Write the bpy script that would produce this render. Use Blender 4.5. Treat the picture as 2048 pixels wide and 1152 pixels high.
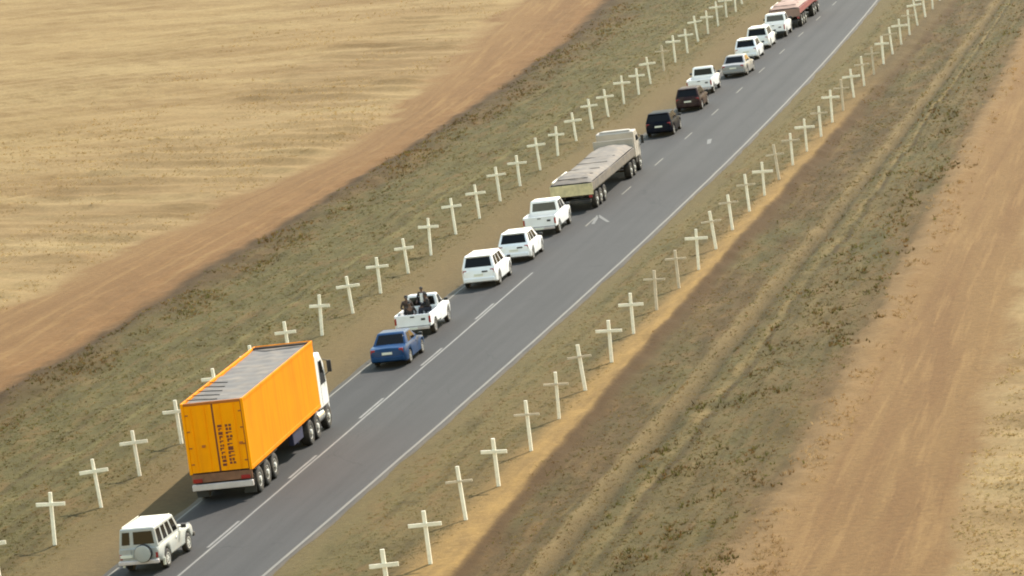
import bpy, math, random
import numpy as np
from mathutils import Vector, Matrix

random.seed(7)
RNG = np.random.default_rng(7)
SC = bpy.context.scene
COL = SC.collection
for _o in list(bpy.data.objects):
    bpy.data.objects.remove(_o)

# ------------------------------------------------------------------ camera
cam = bpy.data.cameras.new('camera')
cam.sensor_width = 36.0
cam.lens = 149.3
cam.clip_start = 1.0
cam.clip_end = 12000.0
cam_o = bpy.data.objects.new('camera', cam)
COL.objects.link(cam_o)
cam_o.matrix_world = Matrix(((0.991079, 0.133273, 0.0, 0.0),
                             (-0.018712, 0.139154, -0.990094, 0.0),
                             (-0.131952, 0.981262, 0.140407, 29.914),
                             (0, 0, 0, 1)))
SC.camera = cam_o
SC.render.resolution_x, SC.render.resolution_y = 1024, 576

# ------------------------------------------------------------------ light
SUN = Vector((2.565, 3.08, 3.97)).normalized()
sun_el = math.asin(SUN.z)
sun_az = math.atan2(SUN.x, SUN.y)
world = bpy.data.worlds.new('World')
SC.world = world
world.use_nodes = True
wn = world.node_tree
sky = wn.nodes.new('ShaderNodeTexSky')
sky.sky_type = 'NISHITA'
sky.sun_disc = False
sky.sun_elevation = sun_el
sky.sun_rotation = sun_az
sky.altitude = 1400
sky.air_density = 2.8
sky.dust_density = 2.0
sky.ozone_density = 0.5
wn.links.new(sky.outputs[0], wn.nodes['Background'].inputs[0])
wn.nodes['Background'].inputs[1].default_value = 0.13
sun = bpy.data.lights.new('sun', 'SUN')
sun.energy = 4.0
sun.angle = math.radians(0.53)
sun.color = (1.0, 0.93, 0.82)
sun_o = bpy.data.objects.new('sun', sun)
sun_o.rotation_euler = SUN.to_track_quat('Z', 'Y').to_euler()
COL.objects.link(sun_o)
vs = SC.view_settings
vs.view_transform = 'Standard'
vs.look = 'None'
vs.gamma = 1.0
vs.use_curve_mapping = False
vs.exposure = 1.12
SC.cycles.filter_width = 2.0

# ------------------------------------------------------------------ materials
def s2l(r, g, b):
    f = lambda c: ((c / 255 + 0.055) / 1.055) ** 2.4 if c > 10 else c / 255 / 12.92
    return (f(r), f(g), f(b))

def mat(name, col, rough=0.6, metal=0.0, var=0.12, scale=3.0, coat=0.0, dirt=None, dirt_amt=0.0, bump=0.0, spec=0.5, streak=False):
    m = bpy.data.materials.new(name)
    m.use_nodes = True
    nt = m.node_tree
    b = nt.nodes['Principled BSDF']
    b.inputs['Roughness'].default_value = rough
    b.inputs['Metallic'].default_value = metal
    b.inputs['Coat Weight'].default_value = coat
    b.inputs['Coat Roughness'].default_value = 0.08
    b.inputs['Specular IOR Level'].default_value = spec
    tc = nt.nodes.new('ShaderNodeTexCoord')
    n = nt.nodes.new('ShaderNodeTexNoise')
    n.inputs['Scale'].default_value = scale
    n.inputs['Detail'].default_value = 6
    n.inputs['Roughness'].default_value = 0.6
    nt.links.new(tc.outputs['Object'], n.inputs['Vector'])
    mr = nt.nodes.new('ShaderNodeMapRange')
    mr.inputs['From Min'].default_value = 0.3
    mr.inputs['From Max'].default_value = 0.7
    mr.inputs['To Min'].default_value = 1 - var
    mr.inputs['To Max'].default_value = 1 + var * 0.5
    nt.links.new(n.outputs['Fac'], mr.inputs['Value'])
    mx = nt.nodes.new('ShaderNodeMix')
    mx.data_type = 'RGBA'
    mx.blend_type = 'MULTIPLY'
    mx.inputs['Factor'].default_value = 1
    mx.inputs[6].default_value = (*col, 1)
    nt.links.new(mr.outputs[0], mx.inputs[7])
    out = mx.outputs[2]
    if dirt:
        sp = nt.nodes.new('ShaderNodeSeparateXYZ')
        nt.links.new(tc.outputs['Object'], sp.inputs[0])
        n2 = nt.nodes.new('ShaderNodeTexNoise')
        n2.inputs['Scale'].default_value = 1.7
        n2.inputs['Detail'].default_value = 8
        if streak:      # grime washed down the panels by rain
            mp = nt.nodes.new('ShaderNodeMapping')
            mp.inputs['Scale'].default_value = (2.2, 2.2, 0.22)
            nt.links.new(tc.outputs['Object'], mp.inputs['Vector'])
            nt.links.new(mp.outputs[0], n2.inputs['Vector'])
        else:
            nt.links.new(tc.outputs['Object'], n2.inputs['Vector'])
        m2 = nt.nodes.new('ShaderNodeMapRange')
        m2.inputs['From Min'].default_value = 0.45
        m2.inputs['From Max'].default_value = 0.75
        m2.inputs['To Max'].default_value = dirt_amt
        nt.links.new(n2.outputs['Fac'], m2.inputs['Value'])
        mx2 = nt.nodes.new('ShaderNodeMix')
        mx2.data_type = 'RGBA'
        nt.links.new(m2.outputs[0], mx2.inputs['Factor'])
        nt.links.new(out, mx2.inputs[6])
        mx2.inputs[7].default_value = (*dirt, 1)
        out = mx2.outputs[2]
    nt.links.new(out, b.inputs['Base Color'])
    if bump:
        bp = nt.nodes.new('ShaderNodeBump')
        bp.inputs['Strength'].default_value = bump
        bp.inputs['Distance'].default_value = 0.03
        nt.links.new(n.outputs['Fac'], bp.inputs['Height'])
        nt.links.new(bp.outputs[0], b.inputs['Normal'])
    return m

DUST = (0.34, 0.25, 0.16)
M = {}
M['white'] = mat('white_paint', (0.88, 0.87, 0.86), 0.35, var=0.04, coat=0.5, dirt=DUST, dirt_amt=0.12)
M['white2'] = mat('warm_white_paint', (0.83, 0.81, 0.77), 0.4, var=0.06, coat=0.4, dirt=DUST, dirt_amt=0.16)
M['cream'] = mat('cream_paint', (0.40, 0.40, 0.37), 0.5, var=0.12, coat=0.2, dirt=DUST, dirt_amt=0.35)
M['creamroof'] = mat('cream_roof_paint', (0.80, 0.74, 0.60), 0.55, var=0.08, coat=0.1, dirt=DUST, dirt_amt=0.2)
M['blue'] = mat('blue_paint', (0.006, 0.040, 0.115), 0.4, var=0.1, coat=0.1, spec=0.15, dirt=DUST, dirt_amt=0.08)
M['black'] = mat('black_paint', (0.006, 0.007, 0.013), 0.5, var=0.2, coat=0.0, spec=0.06, dirt=DUST, dirt_amt=0.05)
M['maroon'] = mat('maroon_brown_paint', (0.036, 0.019, 0.019), 0.5, var=0.15, coat=0.0, spec=0.1, dirt=DUST, dirt_amt=0.2)
M['silver'] = mat('silver_paint', (0.26, 0.25, 0.24), 0.45, metal=0.1, var=0.08, coat=0.1, dirt=DUST, dirt_amt=0.15)
M['orange'] = mat('orange_paint', (0.80, 0.235, 0.0), 0.6, var=0.05, scale=1.2, spec=0.1, dirt=(0.45, 0.12, 0.005), dirt_amt=0.55, streak=True)
M['orange_lifted'] = mat('orange_lifted_for_shade', (1.0, 0.36, 0.0), 0.6, var=0.06, scale=1.5, spec=0.1, dirt=(0.7, 0.21, 0.005), dirt_amt=0.4, streak=True)  # box orange with its colour raised to offset shade on the rear
M['orange_dark'] = mat('dark_orange_seam_paint', (0.42, 0.12, 0.008), 0.5, var=0.2)
M['red'] = mat('red_truck_paint', (0.28, 0.045, 0.05), 0.45, var=0.15, coat=0.2, dirt=DUST, dirt_amt=0.2)
M['rust'] = mat('brown_chassis_panel', (0.22, 0.10, 0.05), 0.7, var=0.3)
M['headboard'] = mat('beige_lifted_for_shade', (0.42, 0.37, 0.31), 0.7, var=0.15, scale=1.5, dirt=DUST, dirt_amt=0.3)  # tarpaulin beige lightened in colour to offset shade; the cab shares it
M['letter'] = mat('dark_red_lettering', (0.16, 0.03, 0.012), 0.6, var=0.2)
M['tarp'] = mat('grey_tarpaulin', (0.115, 0.102, 0.09), 0.85, var=0.2, scale=1.6, bump=0.5, dirt=DUST, dirt_amt=0.3)
M['tarp_beige'] = mat('beige_grey_tarpaulin', (0.135, 0.113, 0.092), 0.85, var=0.15, scale=1.2, bump=0.4, dirt=DUST, dirt_amt=0.35)
M['tarp_pink'] = mat('pinkish_tarpaulin', (0.30, 0.19, 0.145), 0.85, var=0.15, scale=1.2, bump=0.4)
M['yellowboard'] = mat('yellow_beige_tailboard', (0.72, 0.60, 0.33), 0.6, var=0.2, scale=4, dirt=(0.2, 0.16, 0.1), dirt_amt=0.5)
M['glass'] = mat('dark_window_glass', (0.008, 0.007, 0.006), 0.08, var=0.1, spec=0.2)
M['glass_grey'] = mat('grey_window_glass', (0.07, 0.065, 0.06), 0.1, var=0.2, spec=0.3)
M['tyre'] = mat('tyre_rubber', (0.018, 0.017, 0.016), 0.85, var=0.3, dirt=DUST, dirt_amt=0.25)
M['rim'] = mat('wheel_rim_metal', (0.50, 0.49, 0.47), 0.4, metal=0.5, var=0.15, dirt=DUST, dirt_amt=0.3)
M['rim_pale'] = mat('pale_wheel_hub', (0.62, 0.60, 0.54), 0.55, metal=0.1, var=0.2, dirt=DUST, dirt_amt=0.4)
M['plastic'] = mat('black_plastic', (0.02, 0.02, 0.02), 0.6, var=0.2)
M['chassis'] = mat('chassis_steel', (0.028, 0.024, 0.022), 0.7, var=0.3, dirt=DUST, dirt_amt=0.25)
M['bluebox'] = mat('dark_blue_steel', (0.015, 0.018, 0.06), 0.6, var=0.3)
M['bumper'] = mat('pale_bumper_steel', (0.60, 0.52, 0.48), 0.5, metal=0.0, var=0.15, dirt=DUST, dirt_amt=0.3)
M['chrome'] = mat('bright_metal', (0.6, 0.6, 0.6), 0.25, metal=0.8, var=0.1)
M['light_red'] = mat('red_tail_lamp', (0.30, 0.015, 0.012), 0.25, var=0.2, coat=0.5)
M['plate'] = mat('number_plate', (0.74, 0.72, 0.60), 0.5, var=0.08)
M['cross'] = mat('white_painted_wood', (0.95, 0.88, 0.70), 0.7, var=0.14, scale=5, dirt=(0.55, 0.45, 0.3), dirt_amt=0.35, bump=0.3)
M['cross_faded'] = mat('weathered_painted_wood', (0.66, 0.55, 0.40), 0.8, var=0.2, scale=6, dirt=(0.4, 0.3, 0.18), dirt_amt=0.4, bump=0.4)
M['skin'] = mat('brown_skin', (0.12, 0.062, 0.04), 0.55, var=0.12)
M['hair'] = mat('black_hair', (0.010, 0.008, 0.007), 0.8, var=0.3, scale=30, bump=0.6)
M['cloth_black'] = mat('black_cloth', (0.020, 0.017, 0.016), 0.9, var=0.3, scale=9, bump=0.3)
M['cloth_brown'] = mat('dark_brown_cloth', (0.05, 0.033, 0.025), 0.9, var=0.3, scale=9, bump=0.3)
M['cloth_white'] = mat('white_cloth', (0.82, 0.80, 0.76), 0.9, var=0.1, scale=9, bump=0.3)
M['cloth_denim'] = mat('dark_trouser_cloth', (0.03, 0.033, 0.05), 0.9, var=0.3, scale=9)

# ------------------------------------------------------------------ mesh helper
class MB:
    def __init__(self):
        self.v, self.f = [], []
    def add(self, vs_, fs_):
        o = len(self.v)
        self.v += [tuple(p) for p in vs_]
        self.f += [tuple(i + o for i in f) for f in fs_]
        return self
    def box(self, x0, x1, y0, y1, z0, z1):
        return self.add([(x0, y0, z0), (x1, y0, z0), (x1, y1, z0), (x0, y1, z0), (x0, y0, z1), (x1, y0, z1), (x1, y1, z1), (x0, y1, z1)],
                        [(0, 3, 2, 1), (4, 5, 6, 7), (0, 1, 5, 4), (1, 2, 6, 5), (2, 3, 7, 6), (3, 0, 4, 7)])
    def hexa(self, b, t):            # bottom 4 corners (ccw from above), top 4 corners
        return self.add(list(b) + list(t), [(0, 3, 2, 1), (4, 5, 6, 7), (0, 1, 5, 4), (1, 2, 6, 5), (2, 3, 7, 6), (3, 0, 4, 7)])
    def prism_x(self, poly, x0, x1):  # polygon in (y,z), extruded along x
        n = len(poly)
        vs_ = [(x0, y, z) for y, z in poly] + [(x1, y, z) for y, z in poly]
        fs_ = [tuple(range(n - 1, -1, -1)), tuple(range(n, 2 * n))] + [(i, (i + 1) % n, n + (i + 1) % n, n + i) for i in range(n)]
        return self.add(vs_, fs_)
    def lathe_x(self, prof, n=20):   # profile of (x, r), spun about the x axis
        m = len(prof)
        vs_ = []
        for i in range(n):
            a = 2 * math.pi * i / n
            vs_ += [(x, r * math.cos(a), r * math.sin(a)) for x, r in prof]
        fs_ = []
        for i in range(n):
            j = (i + 1) % n
            for k in range(m - 1):
                fs_.append((i * m + k, i * m + k + 1, j * m + k + 1, j * m + k))
        o = len(vs_)
        vs_ += [(prof[0][0], 0, 0), (prof[-1][0], 0, 0)]
        for i in range(n):
            j = (i + 1) % n
            fs_.append((o, i * m, j * m))
            fs_.append((o + 1, j * m + m - 1, i * m + m - 1))
        return self.add(vs_, fs_)
    def bar(self, a, b, r, n=8):
        a, b = Vector(a), Vector(b)
        d = (b - a).normalized()
        u = d.orthogonal().normalized()
        w = d.cross(u)
        vs_ = [tuple(p + (u * math.cos(t) + w * math.sin(t)) * r) for p in (a, b) for t in [2 * math.pi * i / n for i in range(n)]]
        fs_ = [(i, (i + 1) % n, n + (i + 1) % n, n + i) for i in range(n)] + [tuple(range(n - 1, -1, -1)), tuple(range(n, 2 * n))]
        return self.add(vs_, fs_)
    def mesh(self, name, m, smooth=True):
        me = bpy.data.meshes.new(name)
        me.from_pydata(self.v, [], self.f)
        me.materials.append(m)
        if smooth:
            me.polygons.foreach_set('use_smooth', [True] * len(me.polygons))
            me.set_sharp_from_angle(angle=math.radians(38))
        me.update()
        return me
    def build(self, name, m, parent=None, bevel=0.0, seg=2, loc=None):
        return link(name, self.mesh(name, m, bevel == 0), parent, bevel, seg, loc)

def link(name, me, parent=None, bevel=0.0, seg=2, loc=None):
    o = bpy.data.objects.new(name, me)
    COL.objects.link(o)
    if parent is not None:
        o.parent = parent
    if loc is not None:
        o.location = loc
    if bevel:
        b = o.modifiers.new('bevel', 'BEVEL')
        b.width = bevel
        b.segments = seg
        b.limit_method = 'ANGLE'
        b.angle_limit = math.radians(35)
        b.harden_normals = False
        if me is not None and not me.get('sm'):
            me.polygons.foreach_set('use_smooth', [True] * len(me.polygons))
            me.set_sharp_from_angle(angle=math.radians(60))
            me['sm'] = 1
    return o

def tag(o, label, cat, group=None, kind=None):
    o['label'] = label
    o['category'] = cat
    if group:
        o['group'] = group
    if kind:
        o['kind'] = kind
    return o

def thing(name, loc, rz, label, cat, group=None):
    o = bpy.data.objects.new(name, None)
    COL.objects.link(o)
    o.location = loc
    o.rotation_euler = (0, 0, rz)
    o.empty_display_size = 0.3
    return tag(o, label, cat, group)

# ------------------------------------------------------------------ layout of the place
# y runs away from the camera; xc(y) is the road's centre line
def xc(y):
    t = np.asarray(y, float) - 200
    tt = np.clip(t, -150, 220)
    return -2.2495 + 0.21587 * tt - 4.33e-5 * tt ** 2 + (t - tt) * (0.21587 - 8.66e-5 * tt)
def hd(y):                      # heading as a rotation about z
    t = min(max(y - 200, -150), 220)
    return -math.atan(0.21587 - 8.66e-5 * t)
def u_right(y):                 # painted edge line, right of the centre line
    t = np.clip(np.asarray(y, float) - 200, -90, 190)
    return 4.56 + 0.0118 * t - 1.09e-4 * t ** 2
def u_left(y):
    return -3.3 - 0.002 * np.clip(np.asarray(y, float) - 200, -90, 190)

def hash2(ix, iy, k):
    h = (ix.astype(np.int64) * 374761393 + iy.astype(np.int64) * 668265263 + k * 974711) & 0x7fffffff
    h = ((h ^ (h >> 13)) * 1274126177) & 0x7fffffff
    return ((h ^ (h >> 16)) & 0xffff) / 65535.0
def noise2(x, y, k=0):
    ix, iy = np.floor(x), np.floor(y)
    fx, fy = x - ix, y - iy
    fx, fy = fx * fx * (3 - 2 * fx), fy * fy * (3 - 2 * fy)
    a, b, c, d = hash2(ix, iy, k), hash2(ix + 1, iy, k), hash2(ix, iy + 1, k), hash2(ix + 1, iy + 1, k)
    return (a * (1 - fx) + b * fx) * (1 - fy) + (c * (1 - fx) + d * fx) * fy - 0.5
def fbm(x, y, k=0, o=4):
    s, a = 0, 1.0
    for i in range(o):
        s = s + a * noise2(x * 2 ** i, y * 2 ** i, k + i * 17)
        a *= 0.5
    return s

# boundaries of the ground zones, given at a few distances, mapped to constant v
BY = [130, 160, 200, 230, 260, 285, 310, 350, 400]
BND = [  # canonical v, u at each BY
    (-30.0, [-34, -33.5, -33, -32.2, -29.4, -26.6, -27.5, -31.5, -36]),   # straw field | dirt strip
    (-21.5, [-22, -22, -21.8, -21.6, -21.3, -21.2, -21.2, -22.2, -25.5]),
    (-18.0, [-18.4, -18.2, -18, -17.8, -17.5, -17.4, -17.3, -17.6, -19.5]),
    (-5.8, [-5.2, -5.4, -5.8, -6, -6, -6, -6, -6, -6]),
    (-3.4, [-3.3, -3.35, -3.4, -3.5, -3.55, -3.6, -3.65, -3.7, -3.8]),
    (4.8, [3.7, 4.2, 4.85, 5.1, 5.2, 5.2, 5.2, 4.8, 4.5]),
    (9.2, [9.5, 9.45, 9.4, 9.3, 9.3, 9.4, 9.5, 9.6, 9.6]),
    (10.6, [11.7, 10.85, 10.4, 10.35, 10.4, 10.4, 10.4, 10.5, 10.5]),
    (14.3, [14.0, 14.2, 14.4, 14.6, 14.7, 14.8, 14.9, 15, 15]),
    (21.5, [22.4, 22.1, 21.3, 20.6, 20.0, 19.7, 19.2, 18.6, 18]),
    (28.5, [30, 28.7, 27.2, 26.6, 26.2, 26, 26, 26, 26]),
]
CAN = np.array([b[0] for b in BND])
def to_v(u, y):
    """canonical lateral coordinate"""
    u = np.asarray(u, float)
    B = np.stack([np.interp(y, BY, b[1]) for b in BND], -1)
    out = u - B[..., 0] + CAN[0]
    for i in range(len(CAN) - 1):
        b0, b1 = B[..., i], B[..., i + 1]
        k = (u >= b0) & (u < b1)
        out = np.where(k, CAN[i] + (u - b0) / (b1 - b0) * (CAN[i + 1] - CAN[i]), out)
    out = np.where(u >= B[..., -1], u - B[..., -1] + CAN[-1], out)
    return out

def smooth(a, b, x):
    t = np.clip((x - a) / (b - a), 0, 1)
    return t * t * (3 - 2 * t)

def gz(u, y):
    """height of the ground"""
    u = np.asarray(u, float)
    y = np.asarray(y, float)
    v = to_v(u, y)
    x = xc(y) + u
    near = np.clip(1 - np.abs(y - 260) / 900, 0, 1)
    z = 0.10 * fbm(x * 0.25, y * 0.12, 3, 3)
    rough = smooth(-6.5, -9, v) * smooth(-29, -20, v) + smooth(9, 11, v) * smooth(24, 20.5, v)
    z = z + rough * (0.20 * fbm(x * 0.9, y * 0.35, 11, 4) + 0.07)
    # left: low lip between rough edge and dirt strip
    z = z + 0.22 * np.exp(-((v + 20.2 + 0.8 * noise2(y * 0.13, y * 0 + 2.0, 5)) / 1.0) ** 2)
    # right: step down from the sandy shoulder into a shallow ditch
    z = z - 0.30 * smooth(10.3, 11.6, v) * smooth(21, 16, v)
    z = z + 0.14 * np.exp(-((v - 14.2) / 0.3) ** 2) - 0.12 * np.exp(-((v - 14.75) / 0.3) ** 2)
    z = z + 0.14 * np.exp(-((v - 21.6) / 0.6) ** 2) * (0.6 + noise2(x * 1.2, y * 0.9, 9))
    # straw swaths
    fld = smooth(-29, -32, v) + smooth(28, 30, v)
    a = 0.74 * x + 0.67 * y
    b = 0.67 * x - 0.74 * y
    w = a + 1.6 * noise2(b * 0.05, a * 0.1, 21)
    sw = 0.5 + 0.5 * np.sin(w * 2 * np.pi / 3.4)
    z = z + fld * (0.22 * sw ** 2 * (0.6 + 1.2 * (noise2(a * 0.12, b * 0.02, 31) + 0.3)) + 0.26 * fbm(a * 0.42, b * 0.10, 41, 4) + 0.10 * fbm(a * 1.2, b * 0.5, 43, 2))
    # flat and just under the tarmac beneath the road
    flat = smooth(-5.2, -3.6, v) * smooth(6.6, 5.0, v)
    return (z * (1 - flat) - 0.045 * flat) * near

# ------------------------------------------------------------------ ground sheet
ys = np.concatenate([np.linspace(-3000, -200, 12), np.linspace(-100, 100, 11), np.linspace(110, 124, 4),
                     np.arange(126, 420, 0.34), np.arange(420, 560, 1.0), np.geomspace(562, 6000, 40)])
uf = np.concatenate([-np.geomspace(4500, 47, 34), np.arange(-46, -30, 0.36), np.arange(-30, 27, 0.26), np.arange(27, 34, 0.5), np.geomspace(35, 4500, 34)])
UU, YY = np.meshgrid(uf, ys)
XX = xc(YY) + UU
ZZ = gz(UU, YY)
VV = to_v(UU, YY)
nr, nc = UU.shape
def grid_mesh(name, X, Y, Z, U, V, m):
    nr, nc = X.shape
    me = bpy.data.meshes.new(name)
    me.vertices.add(nr * nc)
    me.vertices.foreach_set('co', np.stack([X, Y, Z], -1).astype(np.float32).ravel())
    i = np.arange(nr * nc).reshape(nr, nc)
    q = np.stack([i[:-1, :-1], i[:-1, 1:], i[1:, 1:], i[1:, :-1]], -1).reshape(-1, 4)
    me.loops.add(q.size)
    me.loops.foreach_set('vertex_index', q.ravel().astype(np.int32))
    me.polygons.add(len(q))
    me.polygons.foreach_set('loop_start', (np.arange(len(q)) * 4).astype(np.int32))
    me.polygons.foreach_set('use_smooth', np.ones(len(q), bool))
    uv = me.uv_layers.new(name='lay')
    uv.data.foreach_set('uv', np.stack([U.ravel()[q.ravel()], V.ravel()[q.ravel()]], -1).astype(np.float32).ravel())
    me.materials.append(m)
    me.update(calc_edges=True)
    me.validate()
    return me

def nd(nt, t, **kw):
    n = nt.nodes.new(t)
    for k, v in kw.items():
        setattr(n, k, v)
    return n
def setin(n, **kw):
    for k, v in kw.items():
        n.inputs[k].default_value = v
    return n

def mixc(nt, blend, fac, a, b):
    m = nd(nt, 'ShaderNodeMix', data_type='RGBA', blend_type=blend)
    for sock, val in ((m.inputs['Factor'], fac), (m.inputs[6], a), (m.inputs[7], b)):
        if isinstance(val, bpy.types.NodeSocket):
            nt.links.new(val, sock)
        elif isinstance(val, (int, float)):
            sock.default_value = val
        else:
            sock.default_value = (*val, 1)
    return m.outputs[2]
def mth(nt, op, a, b=None, c=None, clamp=False):
    m = nd(nt, 'ShaderNodeMath', operation=op, use_clamp=clamp)
    for i, val in enumerate((a, b, c)):
        if val is None:
            continue
        if isinstance(val, bpy.types.NodeSocket):
            nt.links.new(val, m.inputs[i])
        else:
            m.inputs[i].default_value = val
    return m.outputs[0]
def noise_n(nt, vec, scale, detail=5, rough=0.6):
    n = setin(nd(nt, 'ShaderNodeTexNoise'), Scale=scale, Detail=detail, Roughness=rough)
    nt.links.new(vec, n.inputs['Vector'])
    return n.outputs['Fac']
def mapv(nt, vec, sc, rot=0.0):
    m = nd(nt, 'ShaderNodeMapping')
    m.inputs['Scale'].default_value = sc
    m.inputs['Rotation'].default_value = (0, 0, rot)
    nt.links.new(vec, m.inputs['Vector'])
    return m.outputs[0]
def ramp01(nt, x, a, b, lo=0.0, hi=1.0):
    m = nd(nt, 'ShaderNodeMapRange')
    setin(m, **{'From Min': a, 'From Max': b, 'To Min': lo, 'To Max': hi})
    nt.links.new(x, m.inputs['Value'])
    return m.outputs[0]

EXPO = 3.15       # how much brighter than its base colour a sunlit surface comes out
def alb(r, g, b):
    c = s2l(r, g, b)
    return (c[0] / EXPO, c[1] / EXPO * 0.96, c[2] / EXPO * 0.75)
ZC = [  # (v, colour of the ground there)
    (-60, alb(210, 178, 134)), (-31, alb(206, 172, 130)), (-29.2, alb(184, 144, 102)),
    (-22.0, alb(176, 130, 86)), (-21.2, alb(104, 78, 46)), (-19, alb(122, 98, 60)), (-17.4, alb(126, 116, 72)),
    (-9.5, alb(132, 120, 76)), (-7.0, alb(152, 130, 90)), (-5.2, alb(154, 130, 92)), (-3.6, alb(140, 120, 88)),
    (4.9, alb(146, 128, 92)), (6.3, alb(148, 132, 90)), (8.6, alb(150, 126, 84)), (9.4, alb(180, 146, 98)), (10.45, alb(184, 146, 96)),
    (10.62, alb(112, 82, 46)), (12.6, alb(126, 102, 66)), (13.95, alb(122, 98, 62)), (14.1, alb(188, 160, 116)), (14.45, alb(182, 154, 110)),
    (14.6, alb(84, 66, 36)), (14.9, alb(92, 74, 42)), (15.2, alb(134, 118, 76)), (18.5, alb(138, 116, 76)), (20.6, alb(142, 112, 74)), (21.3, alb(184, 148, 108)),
    (22.6, alb(182, 142, 98)), (27.5, alb(180, 140, 96)), (29.2, alb(216, 184, 142)), (60, alb(212, 178, 134))]

def ground_material():
    m = bpy.data.materials.new('ground_soil')
    m.use_nodes = True
    nt = m.node_tree
    b = nt.nodes['Principled BSDF']
    setin(b, Roughness=0.95)
    b.inputs['Specular IOR Level'].default_value = 0.15
    tc = nd(nt, 'ShaderNodeTexCoord')
    uv = nd(nt, 'ShaderNodeUVMap', uv_map='lay').outputs[0]
    pos = tc.outputs['Object']
    sp = nd(nt, 'ShaderNodeSeparateXYZ')
    nt.links.new(uv, sp.inputs[0])
    v, s = sp.outputs[0], sp.outputs[1]
    # wobbling, broken zone edges
    n_big = noise_n(nt, mapv(nt, uv, (0.35, 0.07, 1)), 1.0, 3)
    n_fin = noise_n(nt, mapv(nt, uv, (1.2, 0.5, 1)), 1.0, 6, 0.7)
    w = mth(nt, 'ADD', mth(nt, 'MULTIPLY', mth(nt, 'SUBTRACT', n_big, 0.5), 1.3), mth(nt, 'MULTIPLY', mth(nt, 'SUBTRACT', n_fin, 0.5), 1.6))
    w = mth(nt, 'MULTIPLY', w, mth(nt, 'SUBTRACT', 1.0, mth(nt, 'MULTIPLY', mth(nt, 'MULTIPLY', ramp01(nt, v, 8.5, 10.0), ramp01(nt, v, 17.0, 15.3)), 0.78)))
    n_fld = noise_n(nt, mapv(nt, pos, (0.13, 0.10, 1)), 1.0, 5, 0.65)
    w = mth(nt, 'ADD', w, mth(nt, 'MULTIPLY', mth(nt, 'MULTIPLY', mth(nt, 'SUBTRACT', n_fld, 0.5), 9.0), mth(nt, 'MAXIMUM', ramp01(nt, v, -24.0, -28.5), ramp01(nt, v, 25.5, 28.5, 0, 0.6))))
    vw = mth(nt, 'ADD', v, w)
    rp = nd(nt, 'ShaderNodeValToRGB')
    el = rp.color_ramp.elements
    pts = [((vv_ + 60) / 120, c) for vv_, c in ZC]
    el[0].position, el[0].color = pts[0][0], (*pts[0][1], 1)
    el[1].position, el[1].color = pts[-1][0], (*pts[-1][1], 1)
    for p_, c in pts[1:-1]:
        e = el.new(p_)
        e.color = (*c, 1)
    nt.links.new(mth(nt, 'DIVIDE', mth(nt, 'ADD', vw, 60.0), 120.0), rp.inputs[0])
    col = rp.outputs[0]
    # golden sand along the right-hand crosses in the nearer part
    sand = mth(nt, 'MULTIPLY', mth(nt, 'MULTIPLY', ramp01(nt, vw, 9.0, 9.8), ramp01(nt, vw, 10.62, 10.45)), ramp01(nt, s, 290, 225))
    sbr = noise_n(nt, mapv(nt, uv, (1.6, 0.30, 1)), 1.0, 6, 0.7)
    col = mixc(nt, 'MIX', mth(nt, 'MULTIPLY', sand, ramp01(nt, sbr, 0.38, 0.60, 0.15, 0.9)), col, alb(218, 176, 114))
    far_r = mth(nt, 'MULTIPLY', mth(nt, 'MULTIPLY', ramp01(nt, v, 9.0, 9.4), ramp01(nt, v, 11.2, 10.8)), ramp01(nt, s, 262, 295))
    col = mixc(nt, 'MIX', far_r, col, alb(136, 112, 76))
    # patches: dry / green / bare, long along the road
    p1 = noise_n(nt, mapv(nt, uv, (0.28, 0.06, 1)), 1.0, 5, 0.65)
    p2 = noise_n(nt, mapv(nt, uv, (0.9, 0.25, 1)), 1.0, 6, 0.7)
    veg = mth(nt, 'MAXIMUM', mth(nt, 'MULTIPLY', ramp01(nt, vw, -21, -19), ramp01(nt, vw, -6, -8.5)),
              mth(nt, 'MAXIMUM', mth(nt, 'MULTIPLY', ramp01(nt, vw, 5.0, 6.0), ramp01(nt, vw, 9.3, 8.6)), mth(nt, 'MULTIPLY', ramp01(nt, vw, 11, 11.6), ramp01(nt, vw, 21, 20))))
    trk = mth(nt, 'MULTIPLY', ramp01(nt, vw, 13.7, 13.95), ramp01(nt, vw, 15.2, 14.95))
    veg = mth(nt, 'MULTIPLY', veg, mth(nt, 'SUBTRACT', 1.0, mth(nt, 'MULTIPLY', trk, 0.75)))
    col = mixc(nt, 'MIX', mth(nt, 'MULTIPLY', veg, ramp01(nt, p1, 0.46, 0.62, 0, 0.8)), col, alb(120, 112, 70))
    col = mixc(nt, 'MIX', mth(nt, 'MULTIPLY', veg, ramp01(nt, p2, 0.50, 0.66, 0, 0.75)), col, alb(156, 122, 82))
    col = mixc(nt, 'MIX', mth(nt, 'MULTIPLY', veg, ramp01(nt, p2, 0.46, 0.32, 0, 0.65)), col, alb(92, 78, 44))
    p3 = noise_n(nt, mapv(nt, uv, (1.5, 0.06, 1)), 1.0, 5, 0.65)
    col = mixc(nt, 'MIX', mth(nt, 'MULTIPLY', veg, ramp01(nt, p3, 0.53, 0.66, 0, 0.5)), col, alb(164, 140, 94))
    col = mixc(nt, 'MIX', mth(nt, 'MULTIPLY', veg, ramp01(nt, p3, 0.47, 0.36, 0, 0.6)), col, alb(104, 88, 50))
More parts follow.
